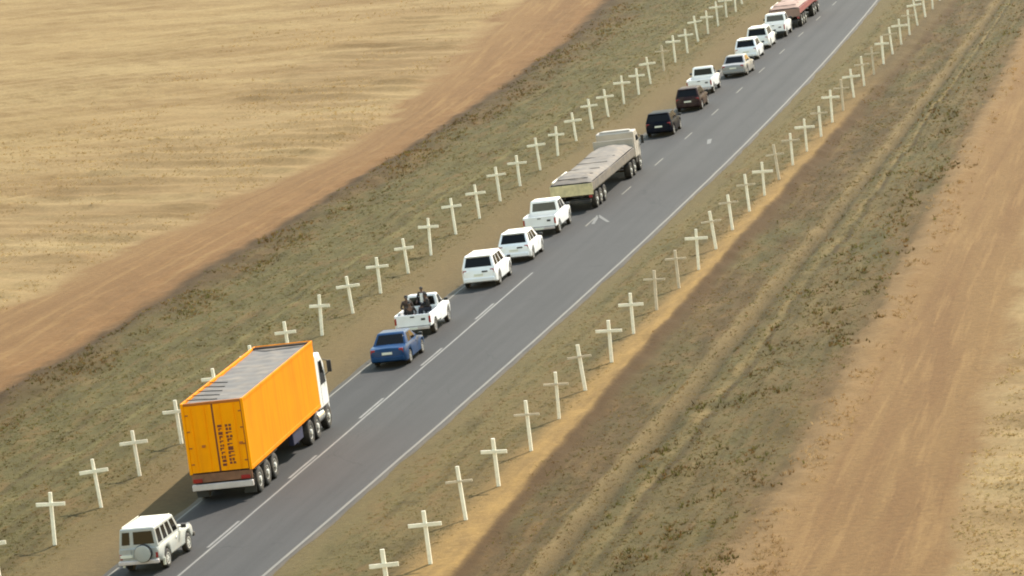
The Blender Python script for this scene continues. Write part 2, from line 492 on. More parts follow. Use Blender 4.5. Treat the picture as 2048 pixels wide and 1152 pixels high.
    for c0, hw, cc in ((16.3, 0.22, alb(92, 74, 40)), (15.9, 0.22, alb(176, 150, 104)), (-12.3, 0.22, alb(160, 148, 100))):
        off = mth(nt, 'ABSOLUTE', mth(nt, 'SUBTRACT', mth(nt, 'ADD', v, mth(nt, 'MULTIPLY', mth(nt, 'SUBTRACT', n_big, 0.5), 1.2)), c0))
        col = mixc(nt, 'MIX', mth(nt, 'MULTIPLY', ramp01(nt, off, hw, hw * 0.4), ramp01(nt, p2, 0.40, 0.56, 0.1, 0.75)), col, cc)
    # dirt strips: long wheel-worn streaks
    dirt = mth(nt, 'MAXIMUM', mth(nt, 'MULTIPLY', ramp01(nt, vw, -30, -28.5), ramp01(nt, vw, -21.3, -22.5)), mth(nt, 'MULTIPLY', ramp01(nt, vw, 22, 23), ramp01(nt, vw, 28.5, 27)))
    ds = noise_n(nt, mapv(nt, uv, (0.8, 0.025, 1)), 1.0, 4, 0.6)
    col = mixc(nt, 'MIX', mth(nt, 'MULTIPLY', dirt, ramp01(nt, ds, 0.44, 0.62, 0, 0.8)), col, alb(166, 124, 84))
    col = mixc(nt, 'MIX', mth(nt, 'MULTIPLY', dirt, ramp01(nt, p3, 0.52, 0.64, 0, 0.6)), col, alb(206, 164, 116))
    # straw: mown streaks across the field
    fld = mth(nt, 'MAXIMUM', ramp01(nt, vw, -29, -31), ramp01(nt, vw, 27.5, 29.5))
    rowv = mapv(nt, mapv(nt, pos, (1, 1, 1), math.atan2(0.74, 0.67)), (0.028, 0.17, 0.3))
    st1 = noise_n(nt, rowv, 1.0, 5, 0.65)
    st2 = noise_n(nt, mapv(nt, rowv, (3.0, 5.0, 1)), 1.0, 5, 0.7)
    st3 = noise_n(nt, mapv(nt, pos, (0.02, 0.012, 0.02)), 1.0, 4, 0.6)
    col = mixc(nt, 'MIX', mth(nt, 'MULTIPLY', fld, ramp01(nt, st1, 0.47, 0.64, 0, 0.8)), col, alb(178, 142, 98))
    col = mixc(nt, 'MIX', mth(nt, 'MULTIPLY', fld, ramp01(nt, st1, 0.49, 0.33, 0, 0.8)), col, alb(226, 196, 150))
    col = mixc(nt, 'MIX', mth(nt, 'MULTIPLY', fld, ramp01(nt, st2, 0.50, 0.66, 0, 0.5)), col, alb(160, 124, 74))
    col = mixc(nt, 'MIX', mth(nt, 'MULTIPLY', fld, ramp01(nt, st3, 0.42, 0.66, 0, 0.5)), col, alb(220, 186, 138))
    # fine grain everywhere
    g = noise_n(nt, mapv(nt, pos, (3.0, 3.0, 3.0)), 1.0, 8, 0.75)
    col = mixc(nt, 'MULTIPLY', 1.0, col, ramp01(nt, g, 0.25, 0.75, 0.72, 1.25))
    nt.links.new(col, b.inputs['Base Color'])
    bp = nd(nt, 'ShaderNodeBump')
    setin(bp, Strength=0.6, Distance=0.12)
    nt.links.new(g, bp.inputs['Height'])
    nt.links.new(bp.outputs[0], b.inputs['Normal'])
    return m

ground = link('ground', grid_mesh('ground', XX, YY, ZZ, VV, YY, ground_material()))
ground['kind'] = 'structure'
ground['label'] = 'rolling dry ground with straw field, bare dirt strips and grass verges'

# ------------------------------------------------------------------ road
def road_material():
    m = bpy.data.materials.new('worn_asphalt')
    m.use_nodes = True
    nt = m.node_tree
    b = nt.nodes['Principled BSDF']
    setin(b, Roughness=0.88)
    b.inputs['Specular IOR Level'].default_value = 0.3
    uv = nd(nt, 'ShaderNodeUVMap', uv_map='lay').outputs[0]
    pos = nd(nt, 'ShaderNodeTexCoord').outputs['Object']
    sp = nd(nt, 'ShaderNodeSeparateXYZ')
    nt.links.new(uv, sp.inputs[0])
    u = sp.outputs[0]
    col = mixc(nt, 'MIX', ramp01(nt, u, -0.35, 0.2), (0.026, 0.0235, 0.0225), (0.035, 0.032, 0.030))
    lane = noise_n(nt, mapv(nt, uv, (1.1, 0.018, 1)), 1.0, 4, 0.6)
    col = mixc(nt, 'MULTIPLY', 1.0, col, ramp01(nt, lane, 0.3, 0.7, 0.84, 1.16))
    pt = noise_n(nt, mapv(nt, uv, (0.35, 0.10, 1)), 1.0, 5, 0.65)
    col = mixc(nt, 'MULTIPLY', 1.0, col, ramp01(nt, pt, 0.3, 0.7, 0.88, 1.12))
    g = noise_n(nt, mapv(nt, pos, (9, 9, 9)), 1.0, 6, 0.8)
    col = mixc(nt, 'MULTIPLY', 1.0, col, ramp01(nt, g, 0.25, 0.75, 0.8, 1.2))
    for c0 in (-2.45, -0.95, 1.25, 3.15):
        tr = mth(nt, 'MULTIPLY', mth(nt, 'SUBTRACT', 1.0, mth(nt, 'MULTIPLY', mth(nt, 'ABSOLUTE', mth(nt, 'SUBTRACT', u, c0)), 2.2), clamp=True), 0.16)
        col = mixc(nt, 'MULTIPLY', 1.0, col, mth(nt, 'SUBTRACT', 1.0, tr))
    vo = nd(nt, 'ShaderNodeTexVoronoi', feature='DISTANCE_TO_EDGE')
    vo.inputs['Scale'].default_value = 1.0
    wv = nd(nt, 'ShaderNodeVectorMath', operation='ADD')
    nn = setin(nd(nt, 'ShaderNodeTexNoise'), Scale=0.8, Detail=4.0)
    nt.links.new(uv, nn.inputs['Vector'])
    nt.links.new(mapv(nt, uv, (0.28, 0.13, 1)), wv.inputs[0])
    nt.links.new(mapv(nt, nn.outputs['Color'], (0.25, 0.25, 0)), wv.inputs[1])
    nt.links.new(wv.outputs[0], vo.inputs['Vector'])
    crack = mth(nt, 'MULTIPLY', ramp01(nt, vo.outputs['Distance'], 0.010, 0.004), ramp01(nt, pt, 0.46, 0.56))
    col = mixc(nt, 'MIX', mth(nt, 'MULTIPLY', crack, 0.6), col, (0.02, 0.019, 0.018))
    # dust creeping in from the shoulders
    n2 = noise_n(nt, mapv(nt, uv, (1.2, 0.25, 1)), 1.0, 6, 0.7)
    uu = mth(nt, 'ADD', u, mth(nt, 'MULTIPLY', mth(nt, 'SUBTRACT', n2, 0.5), 1.2))
    dl = ramp01(nt, uu, -2.9, -3.5, 0, 0.75)
    dr = ramp01(nt, uu, 4.9, 5.5, 0, 0.6)
    col = mixc(nt, 'MIX', mth(nt, 'MAXIMUM', dl, dr), col, (0.105, 0.08, 0.052))
    nt.links.new(col, b.inputs['Base Color'])
    bp = nd(nt, 'ShaderNodeBump')
    setin(bp, Strength=0.3, Distance=0.02)
    nt.links.new(g, bp.inputs['Height'])
    nt.links.new(bp.outputs[0], b.inputs['Normal'])
    return m

ry = np.concatenate([np.arange(60, 125, 5.0), np.arange(125, 430, 0.5), np.arange(430, 900, 6.0)])
ul = u_left(ry) - 0.12 + 0.22 * fbm(ry * 0.35, ry * 0 + 1.3, 51, 4)
ur = u_right(ry) + 0.28 + 0.20 * fbm(ry * 0.35, ry * 0 + 7.3, 61, 4)
fr = np.array([0, 0, .08, .2, .35, .5, .65, .8, .92, 1, 1])
RU = ul[:, None] + (ur - ul)[:, None] * fr[None]
RY = np.repeat(ry[:, None], len(fr), 1)
RZ = np.zeros_like(RU)
RZ[:, [0, -1]] = -0.12
RX = xc(RY) + RU
# canonical u so that the wear follows the lanes
RC = np.where(RU > 0, RU * (4.9 / (ur[:, None] - 0.3)), RU)
road = link('road', grid_mesh('road', RX, RY, RZ, RC, RY, road_material()))
road['kind'] = 'structure'
road['label'] = 'grey two lane tarmac road running diagonally through the veld'

def paint_material(name, c, wear):
    m = bpy.data.materials.new(name)
    m.use_nodes = True
    nt = m.node_tree
    b = nt.nodes['Principled BSDF']
    setin(b, Roughness=0.8)
    pos = nd(nt, 'ShaderNodeTexCoord').outputs['Object']
    n = noise_n(nt, mapv(nt, pos, (1.5, 0.5, 1)), 1.0, 8, 0.75)
    col = mixc(nt, 'MIX', ramp01(nt, n, 0.38, 0.66, 0, wear), c, (0.09, 0.085, 0.08))
    nt.links.new(col, b.inputs['Base Color'])
    return m
PW = paint_material('worn_white_road_paint', (0.165, 0.152, 0.13), 0.8)
PF = paint_material('nearly_gone_road_paint', (0.10, 0.094, 0.082), 0.85)
PY = paint_material('faded_edge_line_paint', (0.135, 0.118, 0.088), 0.7)

def stripe(name, y0, y1, uf_, w, m, z=0.004, step=1.0):
    n = max(2, int((y1 - y0) / step) + 1)
    yy = np.linspace(y0, y1, n)
    if callable(uf_):
        u0 = uf_(yy)
    else:
        u0 = np.full(n, uf_)
    u0 = u0 + 0.025 * noise2(yy * 0.4, yy * 0 + 3.3, 71)
    X = xc(yy)[:, None] + u0[:, None] + np.array([-w / 2, w / 2])[None]
    Y = np.repeat(yy[:, None], 2, 1)
    o = link(name, grid_mesh(name, X, Y, np.full_like(X, z), X, Y, m), road)
    return o
stripe('edge_line', 100, 480, u_right, 0.14, PY)
stripe('edge_line', 100, 480, lambda y: u_left(y) + 0.22, 0.10, PY)
stripe('centre_line', 100, 215.5, 0.06, 0.11, PW)
k = 0
for y0 in np.arange(106, 214, 12.0):
    stripe('centre_dash', y0, y0 + 4.4, -0.13, 0.12, PW, 0.004)
for y0 in np.arange(231, 440, 12.0):
    stripe('centre_dash', y0, y0 + 3.2, 0.05, 0.10, PY)
mb = MB()   # worn painted arrow head near the middle of the road
cx_, cy_ = 5.05 + 0.25, 231.5
for sx in (-1, 1):
    mb.add([(cx_ + sx * 0.08, cy_ + 3.6, 0.008), (cx_ + sx * 0.52, cy_, 0.008), (cx_ + sx * 0.34, cy_, 0.008), (cx_ - sx * 0.05, cy_ + 2.9, 0.008)][::sx], [(0, 1, 2, 3)])
mb.build('painted_arrow', PF, road)
mb = MB()
mb.add([(13.2, 262.5, 0.008), (13.45, 262.7, 0.008), (13.7, 265.2, 0.008), (13.4, 265.0, 0.008)], [(0, 1, 2, 3)])
mb.build('painted_mark', PF, road)

# ------------------------------------------------------------------ grass, straw and weeds (stuff)
def tuft_material(name):
    m = bpy.data.materials.new(name)
    m.use_nodes = True
    nt = m.node_tree
    b = nt.nodes['Principled BSDF']
    setin(b, Roughness=0.9)
    b.inputs['Specular IOR Level'].default_value = 0.1
    a = nd(nt, 'ShaderNodeAttribute', attribute_name='blade')
    nt.links.new(a.outputs['Color'], b.inputs['Base Color'])
    tr = nd(nt, 'ShaderNodeBsdfTranslucent')
    nt.links.new(a.outputs['Color'], tr.inputs['Color'])
    mx = nd(nt, 'ShaderNodeMixShader')
    mx.inputs[0].default_value = 0.5
    nt.links.new(b.outputs[0], mx.inputs[1])
    nt.links.new(tr.outputs[0], mx.inputs[2])
    nt.links.new(mx.outputs[0], nt.nodes['Material Output'].inputs['Surface'])
    return m
TM = tuft_material('dry_grass_blades')

def tufts(name, label, cat, U, Y, H, Wd, color, blades=5, lean=0.6):
    n = len(U)
    X = xc(Y) + U
    Z = gz(U, Y) - 0.02
    P = np.stack([X, Y, Z], -1)[:, None, :].repeat(blades, 1)
    a = RNG.uniform(0, 2 * np.pi, (n, blades))
    rad = RNG.uniform(0, 1, (n, blades)) * (H * 0.35)[:, None]
    P = P + np.stack([np.cos(a) * rad, np.sin(a) * rad, np.zeros_like(a)], -1)
    h = H[:, None] * RNG.uniform(0.55, 1.1, (n, blades))
    ln = lean * h * RNG.uniform(0.2, 1, (n, blades))
    tip = P + np.stack([np.cos(a) * ln, np.sin(a) * ln, h], -1)
    t = RNG.uniform(0, 2 * np.pi, (n, blades))
    wv = np.stack([np.cos(t), np.sin(t), np.zeros_like(t)], -1) * (Wd[:, None, None] * 0.5)
    V = np.stack([P - wv, P + wv, tip], 2).reshape(-1, 3)
    me = bpy.data.meshes.new(name)
    nt_ = n * blades
    me.vertices.add(nt_ * 3)
    me.vertices.foreach_set('co', V.astype(np.float32).ravel())
    me.loops.add(nt_ * 3)
    me.loops.foreach_set('vertex_index', np.arange(nt_ * 3, dtype=np.int32))
    me.polygons.add(nt_)
    me.polygons.foreach_set('loop_start', (np.arange(nt_) * 3).astype(np.int32))
    at = me.attributes.new('blade', 'FLOAT_COLOR', 'POINT')
    c = color[:, None, :] * RNG.uniform(0.85, 1.15, (n, blades, 1))
    c4 = np.concatenate([c, np.ones((n, blades, 1))], -1)[:, :, None, :].repeat(3, 2).reshape(-1, 4)
    at.data.foreach_set('color', c4.astype(np.float32).ravel())
    me.materials.append(TM)
    me.update(calc_edges=True)
    o = link(name, me)
    tag(o, label, cat, kind='stuff')
    return o

def scatter(n, u0, u1, y0=126, y1=420, power=2.0):
    """points whose density falls off with distance like their size in the picture"""
    t = RNG.uniform(0, 1, n)
    y = 1 / (1 / y0 + t * (1 / y1 - 1 / y0)) if power == 2.0 else y0 + t * (y1 - y0)
    u = RNG.uniform(u0, u1, n)
    return u, y

def palette(cols, idx):
    return np.array(cols)[idx]

def pick(n, cols, weights):
    return palette(cols, RNG.choice(len(cols), n, p=np.array(weights) / sum(weights)))

def zone_tufts(name, label, cat, n, u0, u1, v0, v1, hmin, hmax, cols, wts, w=0.04, clump=0.0, ck=0, cs=(0.5, 0.25), y1=420, blades=5, lean=0.6, fade=0.8):
    u, y = scatter(n, u0, u1, 126, y1)
    v = to_v(u, y) + 1.2 * noise2(u * 0.5, y * 0.2, 81)
    keep = (v > v0) & (v < v1)
    edge = np.minimum(v - v0, v1 - v) / fade
    keep &= RNG.uniform(0, 1, n) < np.clip(edge, 0.08, 1)
    if clump > 0:
        keep &= fbm(u * cs[0], y * cs[1], ck, 3) + RNG.uniform(-0.12, 0.12, n) > clump - 0.5
    u, y = u[keep], y[keep]
    k_ = len(u)
    sz = np.clip((y / 150.0), 0.9, 2.0) ** 0.4
    H = RNG.uniform(hmin, hmax, k_) * sz * 0.62
    C = pick(k_, cols, wts) * (1 + 0.35 * fbm(u * 0.4, y * 0.12, 91, 3))[:, None] * 1.4
    return tufts(name, label, cat, u, y, H, np.full(k_, w) * sz, C, blades, lean)

OLIVE, DRY, BROWN, DARK, STRAW, PALE = alb(128, 123, 74), alb(168, 144, 96), alb(148, 114, 74), alb(104, 88, 52), alb(214, 180, 132), alb(232, 206, 164)
zone_tufts('verge_grass', 'olive and brown grass on the verge left of the road', 'grass', 30000, -22, -5, -21.0, -6.4, 0.06, 0.14, [OLIVE, DRY, BROWN], [6, 3, 1.5], lean=2.2)
zone_tufts('dark_grass', 'streaks of darker grass in the verge left of the road', 'grass', 15000, -22, -7, -19.5, -8.0, 0.08, 0.18, [OLIVE, DARK], [2, 2], clump=0.66, ck=61, cs=(0.30, 0.22), lean=1.8)
zone_tufts('rough_grass', 'dark rough grass along the edge of the left dirt strip', 'grass', 20000, -23, -16, -21.6, -17.6, 0.10, 0.30, [DARK, BROWN, OLIVE, DRY], [3, 4, 3, 2], lean=1.2, clump=0.52, ck=5, cs=(0.6, 0.22))
zone_tufts('verge_grass', 'short olive grass between the road and the right row of crosses', 'grass', 13000, 4.5, 10, 5.2, 9.6, 0.05, 0.12, [OLIVE, DRY, BROWN], [5, 4, 2], lean=2.2)
zone_tufts('ditch_grass', 'brown ditch grass right of the sandy strip', 'grass', 26000, 10, 23, 10.9, 20.8, 0.06, 0.15, [BROWN, OLIVE, DRY], [3, 4, 4], lean=2.0)
zone_tufts('weed_tussocks', 'dark weed tussocks scattered over the rough ground at right', 'weeds', 13000, 14, 23, 14.8, 21.6, 0.12, 0.34, [DARK, BROWN, OLIVE], [3, 3, 4], w=0.05, lean=1.0, clump=0.70, ck=33, cs=(0.8, 0.35))
zone_tufts('pale_tufts', 'pale dry tufts along the edge of the right dirt strip', 'grass', 9000, 19, 24, 20.8, 23.0, 0.12, 0.3, [alb(206, 172, 132), alb(190, 152, 112), alb(222, 190, 150)], [3, 3, 2], lean=1.4, clump=0.55, ck=37, cs=(1.0, 0.5))
zone_tufts('pale_track_grass', 'pale flattened grass on the narrow track at right', 'grass', 5000, 13, 16, 13.95, 14.45, 0.05, 0.12, [DRY, STRAW, alb(186, 158, 116)], [3, 2, 3], fade=0.3)
zone_tufts('straw_stubble', 'golden straw stubble covering the field beyond the left dirt strip', 'straw', 60000, -62, -24, -80, -29.6, 0.08, 0.22, [STRAW, PALE], [3, 3], w=0.05, clump=0.5, ck=45, cs=(0.25, 0.12), y1=540, blades=4, lean=1.3)
zone_tufts('straw_stubble', 'pale straw lying at the right edge beyond the dirt strip', 'straw', 15000, 26, 36, 28.0, 60, 0.08, 0.2, [STRAW, PALE], [2, 4], w=0.06, y1=240, clump=0.4, ck=47, lean=1.3)

# ------------------------------------------------------------------ crosses
def cross_meshes(n):
    ups, arms = [], []
    for i in range(n):
        r = random.Random(100 + i)
        h, w, d = 1.96 * r.uniform(0.94, 1.04), r.uniform(0.112, 0.145), 0.08
        mb = MB()
        mb.box(-w / 2, w / 2, -d / 2, d / 2, -0.3, h)
        ups.append(mb)
        a, t, zc = r.uniform(1.0, 1.2), r.uniform(0.11, 0.14), h - r.uniform(0.42, 0.56)
        mb = MB()
        mb.box(-a / 2, a / 2, -d / 2 - 0.045, -d / 2, zc - t / 2, zc + t / 2)
        arms.append(mb)
    return ups, arms
NV = 9
UPS, ARMS = cross_meshes(NV)
UPM = [b.mesh('upright', M['cross'], False) for b in UPS]
ARM = [b.mesh('crossarm', M['cross'], False) for b in ARMS]
UPF = [b.mesh('upright', M['cross_faded'], False) for b in UPS]
def thin_arm(i):
    b = MB()
    z = 1.46
    b.box(-0.52, 0.52, -0.08, -0.046, z - 0.04, z + 0.04)
    return b.mesh('crossarm', M['cross_faded'], False)
ARF = [thin_arm(i) for i in range(NV)]
ORD = ['first', 'second', 'third', 'fourth', 'fifth', 'sixth', 'seventh', 'eighth', 'ninth', 'tenth', 'eleventh', 'twelfth', 'thirteenth', 'fourteenth', 'fifteenth',
       'sixteenth', 'seventeenth', 'eighteenth', 'nineteenth', 'twentieth', 'twenty-first', 'twenty-second', 'twenty-third', 'twenty-fourth', 'twenty-fifth',
       'twenty-sixth', 'twenty-seventh', 'twenty-eighth', 'twenty-ninth', 'thirtieth', 'thirty-first', 'thirty-second', 'thirty-third', 'thirty-fourth', 'thirty-fifth',
       'thirty-sixth', 'thirty-seventh', 'thirty-eighth', 'thirty-ninth', 'fortieth', 'forty-first', 'forty-second', 'forty-third', 'forty-fourth', 'forty-fifth']
crossL = [(-18.5, 158.6), (-17.2, 164.9), (-16.1, 171.1), (-14.75, 177.5), (-13.4, 183.9), (-12.1, 190.3), (-10.75, 196.7), (-9.4, 203.1), (-8.0, 209.0), (-6.7, 215.5), (-5.3, 221.5), (-4.1, 227.7), (-2.7, 234.8), (-1.3, 240.9),
          (0.0, 247.4), (1.3, 253.6), (2.7, 260.5), (4.0, 267.1), (5.4, 273.8), (6.7, 280.3), (8.0, 285.9), (9.4, 293.1), (10.7, 298.7), (11.9, 305.7), (13.3, 313.4), (14.5, 319.6), (15.8, 325.7), (17.1, 333.1), (18.3, 339.6), (19.5, 345.3), (20.6, 351.0), (21.8, 357.4), (22.8, 363.6)]
crossL = [(-19.95, 152.3)] + crossL
while crossL[-1][1] < 375:
    crossL.append((crossL[-1][0] + 1.3, crossL[-1][1] + 6.4))
crossR = [(-5.45, 139.2), (-4.1, 145.4), (-2.8, 152.6), (-1.5, 158.4), (-0.1, 164.6), (1.2, 171.3), (2.5, 177.5), (3.9, 183.8), (5.2, 190.6), (6.6, 197.2), (8.0, 203.0), (9.3, 208.5), (10.6, 214.9), (11.9, 221.2), (13.3, 228.0), (14.6, 234.1),
          (15.9, 240.0), (17.2, 246.0), (18.55, 251.9), (20.0, 258.4), (21.3, 264.8), (22.6, 271.2)]
while crossR[-1][1] < 352:
    crossR.append((crossR[-1][0] + 1.34, crossR[-1][1] + 6.45))
FADED_R = {2: 'arm', 4: 'arm', 5: 'arm', 6: 'arm', 9: 'both', 10: 'both', 12: 'arm', 13: 'arm', 14: 'arm', 16: 'both', 17: 'arm', 19: 'arm', 21: 'both', 23: 'arm', 24: 'both', 26: 'arm', 28: 'arm'}
FADED_L = {25: 'both'}
def place_crosses(pts, faded, side):
    for i, (x, y) in enumerate(pts):
        r = random.Random(i * 3 + (0 if side == 'left' else 1000))
        j = r.randrange(NV)
        fd = faded.get(i, '')
        if side == 'left' and i == 0:
            lab = 'white cross cut off by the left picture border, only its arm in view'
        elif side == 'left' and 4 <= i <= 7:
            lab = 'white wooden cross partly hidden behind the orange truck, %s of those four' % ORD[i - 4]
        else:
            kind = 'weathered brownish' if fd == 'both' else ('white thin-armed' if fd == 'arm' else 'white wooden')
            lab = '%s roadside cross %s of the road, %s from the bottom in its row' % (kind, side, ORD[i])
        z = float(gz(np.array([x - float(xc(y))]), np.array([float(y)]))[0])
        t = thing('roadside_cross', (x, y, z), hd(y) + r.uniform(-0.10, 0.10), lab, 'cross', 'crosses standing %s of the road' % side)
        t.rotation_euler = (r.uniform(-0.05, 0.05), r.uniform(-0.055, 0.055), t.rotation_euler[2])
        link('upright', UPF[j] if fd == 'both' else UPM[j], t)
        link('crossarm', ARF[j] if fd else ARM[j], t)
place_crosses(crossL, FADED_L, 'left')
place_crosses(crossR, FADED_R, 'right')

# ------------------------------------------------------------------ wheels
WC = {}
def wheel_meshes(r, w, rimmat, truck=False):
    key = (round(r, 3), round(w, 3), rimmat, truck)
    if key in WC:
        return WC[key]
    ri = r * (0.60 if not truck else 0.56)
    h = w / 2
    prof = [(-h * 0.85, ri * 0.9), (-h, ri * 1.1), (-h, r * 0.90), (-h * 0.82, r * 0.985), (-h * 0.4, r), (h * 0.4, r), (h * 0.82, r * 0.985), (h, r * 0.90), (h, ri * 1.1), (h * 0.85, ri * 0.9)]
    ty = MB().lathe_x(prof, 24).mesh('wheel', M['tyre'])
    mb = MB()
    x = h * 0.88
    if truck:
        mb.lathe_x([(x - 0.10, ri * 0.95), (x, ri * 1.02), (x, ri * 0.86), (x - 0.05, ri * 0.70), (x - 0.03, ri * 0.45), (x + 0.05, ri * 0.38), (x + 0.06, ri * 0.2)], 20)
        for k in range(8):
            a = k * math.pi / 4
            c = (math.cos(a) * ri * 0.58, math.sin(a) * ri * 0.58)
            mb.bar((x - 0.05, c[0], c[1]), (x + 0.0, c[0], c[1]), 0.022, 6)
    else:
        mb.lathe_x([(x - 0.10, ri * 0.98), (x + 0.01, ri * 1.05), (x + 0.01, ri * 0.90), (x - 0.04, ri * 0.86)], 20)
        for k in range(6):
            a = k * math.pi / 3
            c, s = math.cos(a), math.sin(a)
            mb.hexa([(x - 0.04, c * 0.05 - s * 0.035, s * 0.05 + c * 0.035), (x - 0.04, c * 0.05 + s * 0.035, s * 0.05 - c * 0.035),
                     (x - 0.04, c * ri * 0.92 + s * 0.045, s * ri * 0.92 - c * 0.045), (x - 0.04, c * ri * 0.92 - s * 0.045, s * ri * 0.92 + c * 0.045)],
                    [(x, c * 0.05 - s * 0.03, s * 0.05 + c * 0.03), (x, c * 0.05 + s * 0.03, s * 0.05 - c * 0.03),
                     (x - 0.005, c * ri * 0.92 + s * 0.04, s * ri * 0.92 - c * 0.04), (x - 0.005, c * ri * 0.92 - s * 0.04, s * ri * 0.92 + c * 0.04)])
        mb.lathe_x([(x - 0.05, 0.075), (x + 0.01, 0.065)], 12)
    rm = mb.mesh('rim', M[rimmat])
    WC[key] = (ty, rm)
    return WC[key]
def wheel(par, x, y, r, w, rimmat='rim', truck=False):
    ty, rm = wheel_meshes(r, w, rimmat, truck)
    o = link('wheel', ty, par, loc=(x, y, r))
    if x < 0:
        o.rotation_euler = (0, 0, math.pi)
    link('rim', rm, o)
    return o

# ------------------------------------------------------------------ cars
def interp_pts(pts, y):
    return float(np.interp(y, [p[0] for p in pts], [p[1] for p in pts]))

def shell(L, W, top, bottom_z, arches, ra, plan=(0.86, 0.80), y0=0.0, y1=None, square_rear=False):
    """lofted lower body: side with wheel arches, plan taper and shoulder"""
    y1 = L if y1 is None else y1
    cols = {y0, y1, y0 + 0.05, y0 + 0.16, y0 + 0.4, y1 - 0.06, y1 - 0.18, y1 - 0.45}
    for p in top:
        if y0 <= p[0] <= y1:
            cols.add(p[0])
    for ya in arches:
        for k in range(9):
            a = math.pi * k / 8
            yy = ya - ra * math.cos(a)
            if y0 < yy < y1:
                cols.add(round(yy, 4))
        for e in (-ra - 0.02, ra + 0.02):
            if y0 < ya + e < y1:
                cols.add(round(ya + e, 4))
    cols = sorted(cols)
    cc = [cols[0]]
    for c in cols[1:]:
        if c - cc[-1] > 0.012:
            cc.append(c)
    cols = cc
    V, F = [], []
    nrow = 6
    for y in cols:
        zt = interp_pts(top, y)
        zb = bottom_z
        if y < y0 + 0.4 and not square_rear:
            zb = bottom_z + 0.10 * (1 - (y - y0) / 0.4)
        if y > y1 - 0.45:
            zb = bottom_z + 0.10 * (1 - (y1 - y) / 0.45)
        for ya in arches:
            d = abs(y - ya)
            if d < ra:
                zb = max(zb, ra * 0.96 + math.sqrt(max(ra * ra - d * d, 0)) * 1.0 - 0.05)
        zb = min(zb, zt - 0.14)
        e0 = 1.0 if square_rear else plan[0] + (1 - plan[0]) * min(1, (y - y0) / 0.40) ** 0.45
        e1 = plan[1] + (1 - plan[1]) * min(1, (y1 - y) / 0.75) ** 0.5
        hw = W / 2 * min(e0, e1)
        zm = zb + (zt - zb) * 0.45
        row = [(hw * 0.93, zb), (hw * 0.985, zb + 0.05), (hw, zm), (hw * 0.985, zt - 0.09), (hw * 0.93, zt - 0.015), (0, zt + 0.02)]
        half = [(x, y, z) for x, z in row]
        other = [(-x, y, z) for x, z in row[:-1]][::-1]
        V += half + other
    m = 2 * nrow - 1
    for i in range(len(cols) - 1):
        for j in range(m):
            k_ = (j + 1) % m
            F.append((i * m + j, (i + 1) * m + j, (i + 1) * m + k_, i * m + k_))
    F.append(tuple(range(m)))
    n0 = (len(cols) - 1) * m
    F.append(tuple(range(n0 + m - 1, n0 - 1, -1)))
    return MB().add(V, F)

def pane_on(c4, a0, a1, b0, b1, off, thick=0.012):
    """a pane on the quad c4 = (bl, br, tr, tl), inset by fractions, raised by off"""
    bl, br, tr, tl = [Vector(p) for p in c4]
    def P(a, b):
        return (bl * (1 - a) + br * a) * (1 - b) + (tl * (1 - a) + tr * a) * b
    nrm = (br - bl).cross(tl - bl).normalized()
    q = [P(a0, b0), P(a1, b0), P(a1, b1), P(a0, b1)]
    lo = [p - nrm * 0.02 for p in q]
    hi = [p + nrm * off for p in q]
    return MB().hexa([tuple(p) for p in lo], [tuple(p) for p in hi])

def greenhouse(par, gh, zb, zt, hb, ht, bodymat, sides, rear=((0.08, 0.92),), rear_b=(0.18, 0.86), glass='glass', rear_glass=None, bevel=0.07, roofmat=None):
    rb, rt, ft, fb = gh
    B = [(-hb, rb, zb - 0.05), (hb, rb, zb - 0.05), (hb * 0.96, fb, zb - 0.05), (-hb * 0.96, fb, zb - 0.05)]
    T = [(-ht, rt, zt), (ht, rt, zt), (ht * 0.97, ft, zt - 0.02), (-ht * 0.97, ft, zt - 0.02)]
    MB().hexa(B, T).build('cabin', M[bodymat], par, bevel, 3)
    if roofmat:
        MB().hexa([(-ht + .05, rt + .05, zt - 0.01), (ht - .05, rt + .05, zt - 0.01), (ht - .07, ft - .05, zt - 0.03), (-ht + .07, ft - .05, zt - 0.03)],
                  [(-ht + .08, rt + .08, zt + .025), (ht - .08, rt + .08, zt + .025), (ht - .1, ft - .1, zt + .015), (-ht + .1, ft - .1, zt + .015)]).build('roof', M[roofmat], par, 0.02)
    for a0, a1 in rear:
        pane_on((B[0], B[1], T[1], T[0]), a0, a1, rear_b[0], rear_b[1], 0.006).build('rear_window', M[rear_glass or glass], par, 0.01, 1)
    pane_on((B[2], B[3], T[3], T[2]), 0.06, 0.94, 0.12, 0.9, 0.006).build('windscreen', M[glass], par, 0.01, 1)
    for a0, a1 in sides:
        pane_on((B[1], B[2], T[2], T[1]), a0, a1, 0.16, 0.86, 0.006).build('side_window', M[glass], par, 0.01, 1)
        pane_on((B[3], B[0], T[0], T[3]), 1 - a1, 1 - a0, 0.16, 0.86, 0.006).build('side_window', M[glass], par, 0.01, 1)

def mirrors(par, W, y, z, m='plastic'):
    for s in (-1, 1):
        mb = MB()
        mb.box(s * (W / 2 + 0.02) if s > 0 else s * (W / 2 + 0.20), s * (W / 2 + 0.20) if s > 0 else s * (W / 2 + 0.02), y - 0.05, y + 0.07, z, z + 0.14)
        mb.bar((s * (W / 2 - 0.12), y, z + 0.03), (s * (W / 2 + 0.05), y, z + 0.05), 0.025, 6)
        mb.build('wing_mirror', M[m], par, 0.02)

def lamps_rear(par, W, y, z0, z1, w=0.2, inset=0.06):
    for s in (-1, 1):
        x0, x1 = sorted((s * (W / 2 - inset), s * (W / 2 - inset - w)))
        MB().box(x0, x1, y - 0.03, y + 0.06, z0, z1).build('tail_lamp', M['light_red'], par, 0.02)

def plate(par, y, z, x=0.0, m='plate'):
    MB().box(x - 0.24, x + 0.24, y - 0.025, y + 0.02, z - 0.055, z + 0.055).build('number_plate', M[m], par, 0.005, 1)

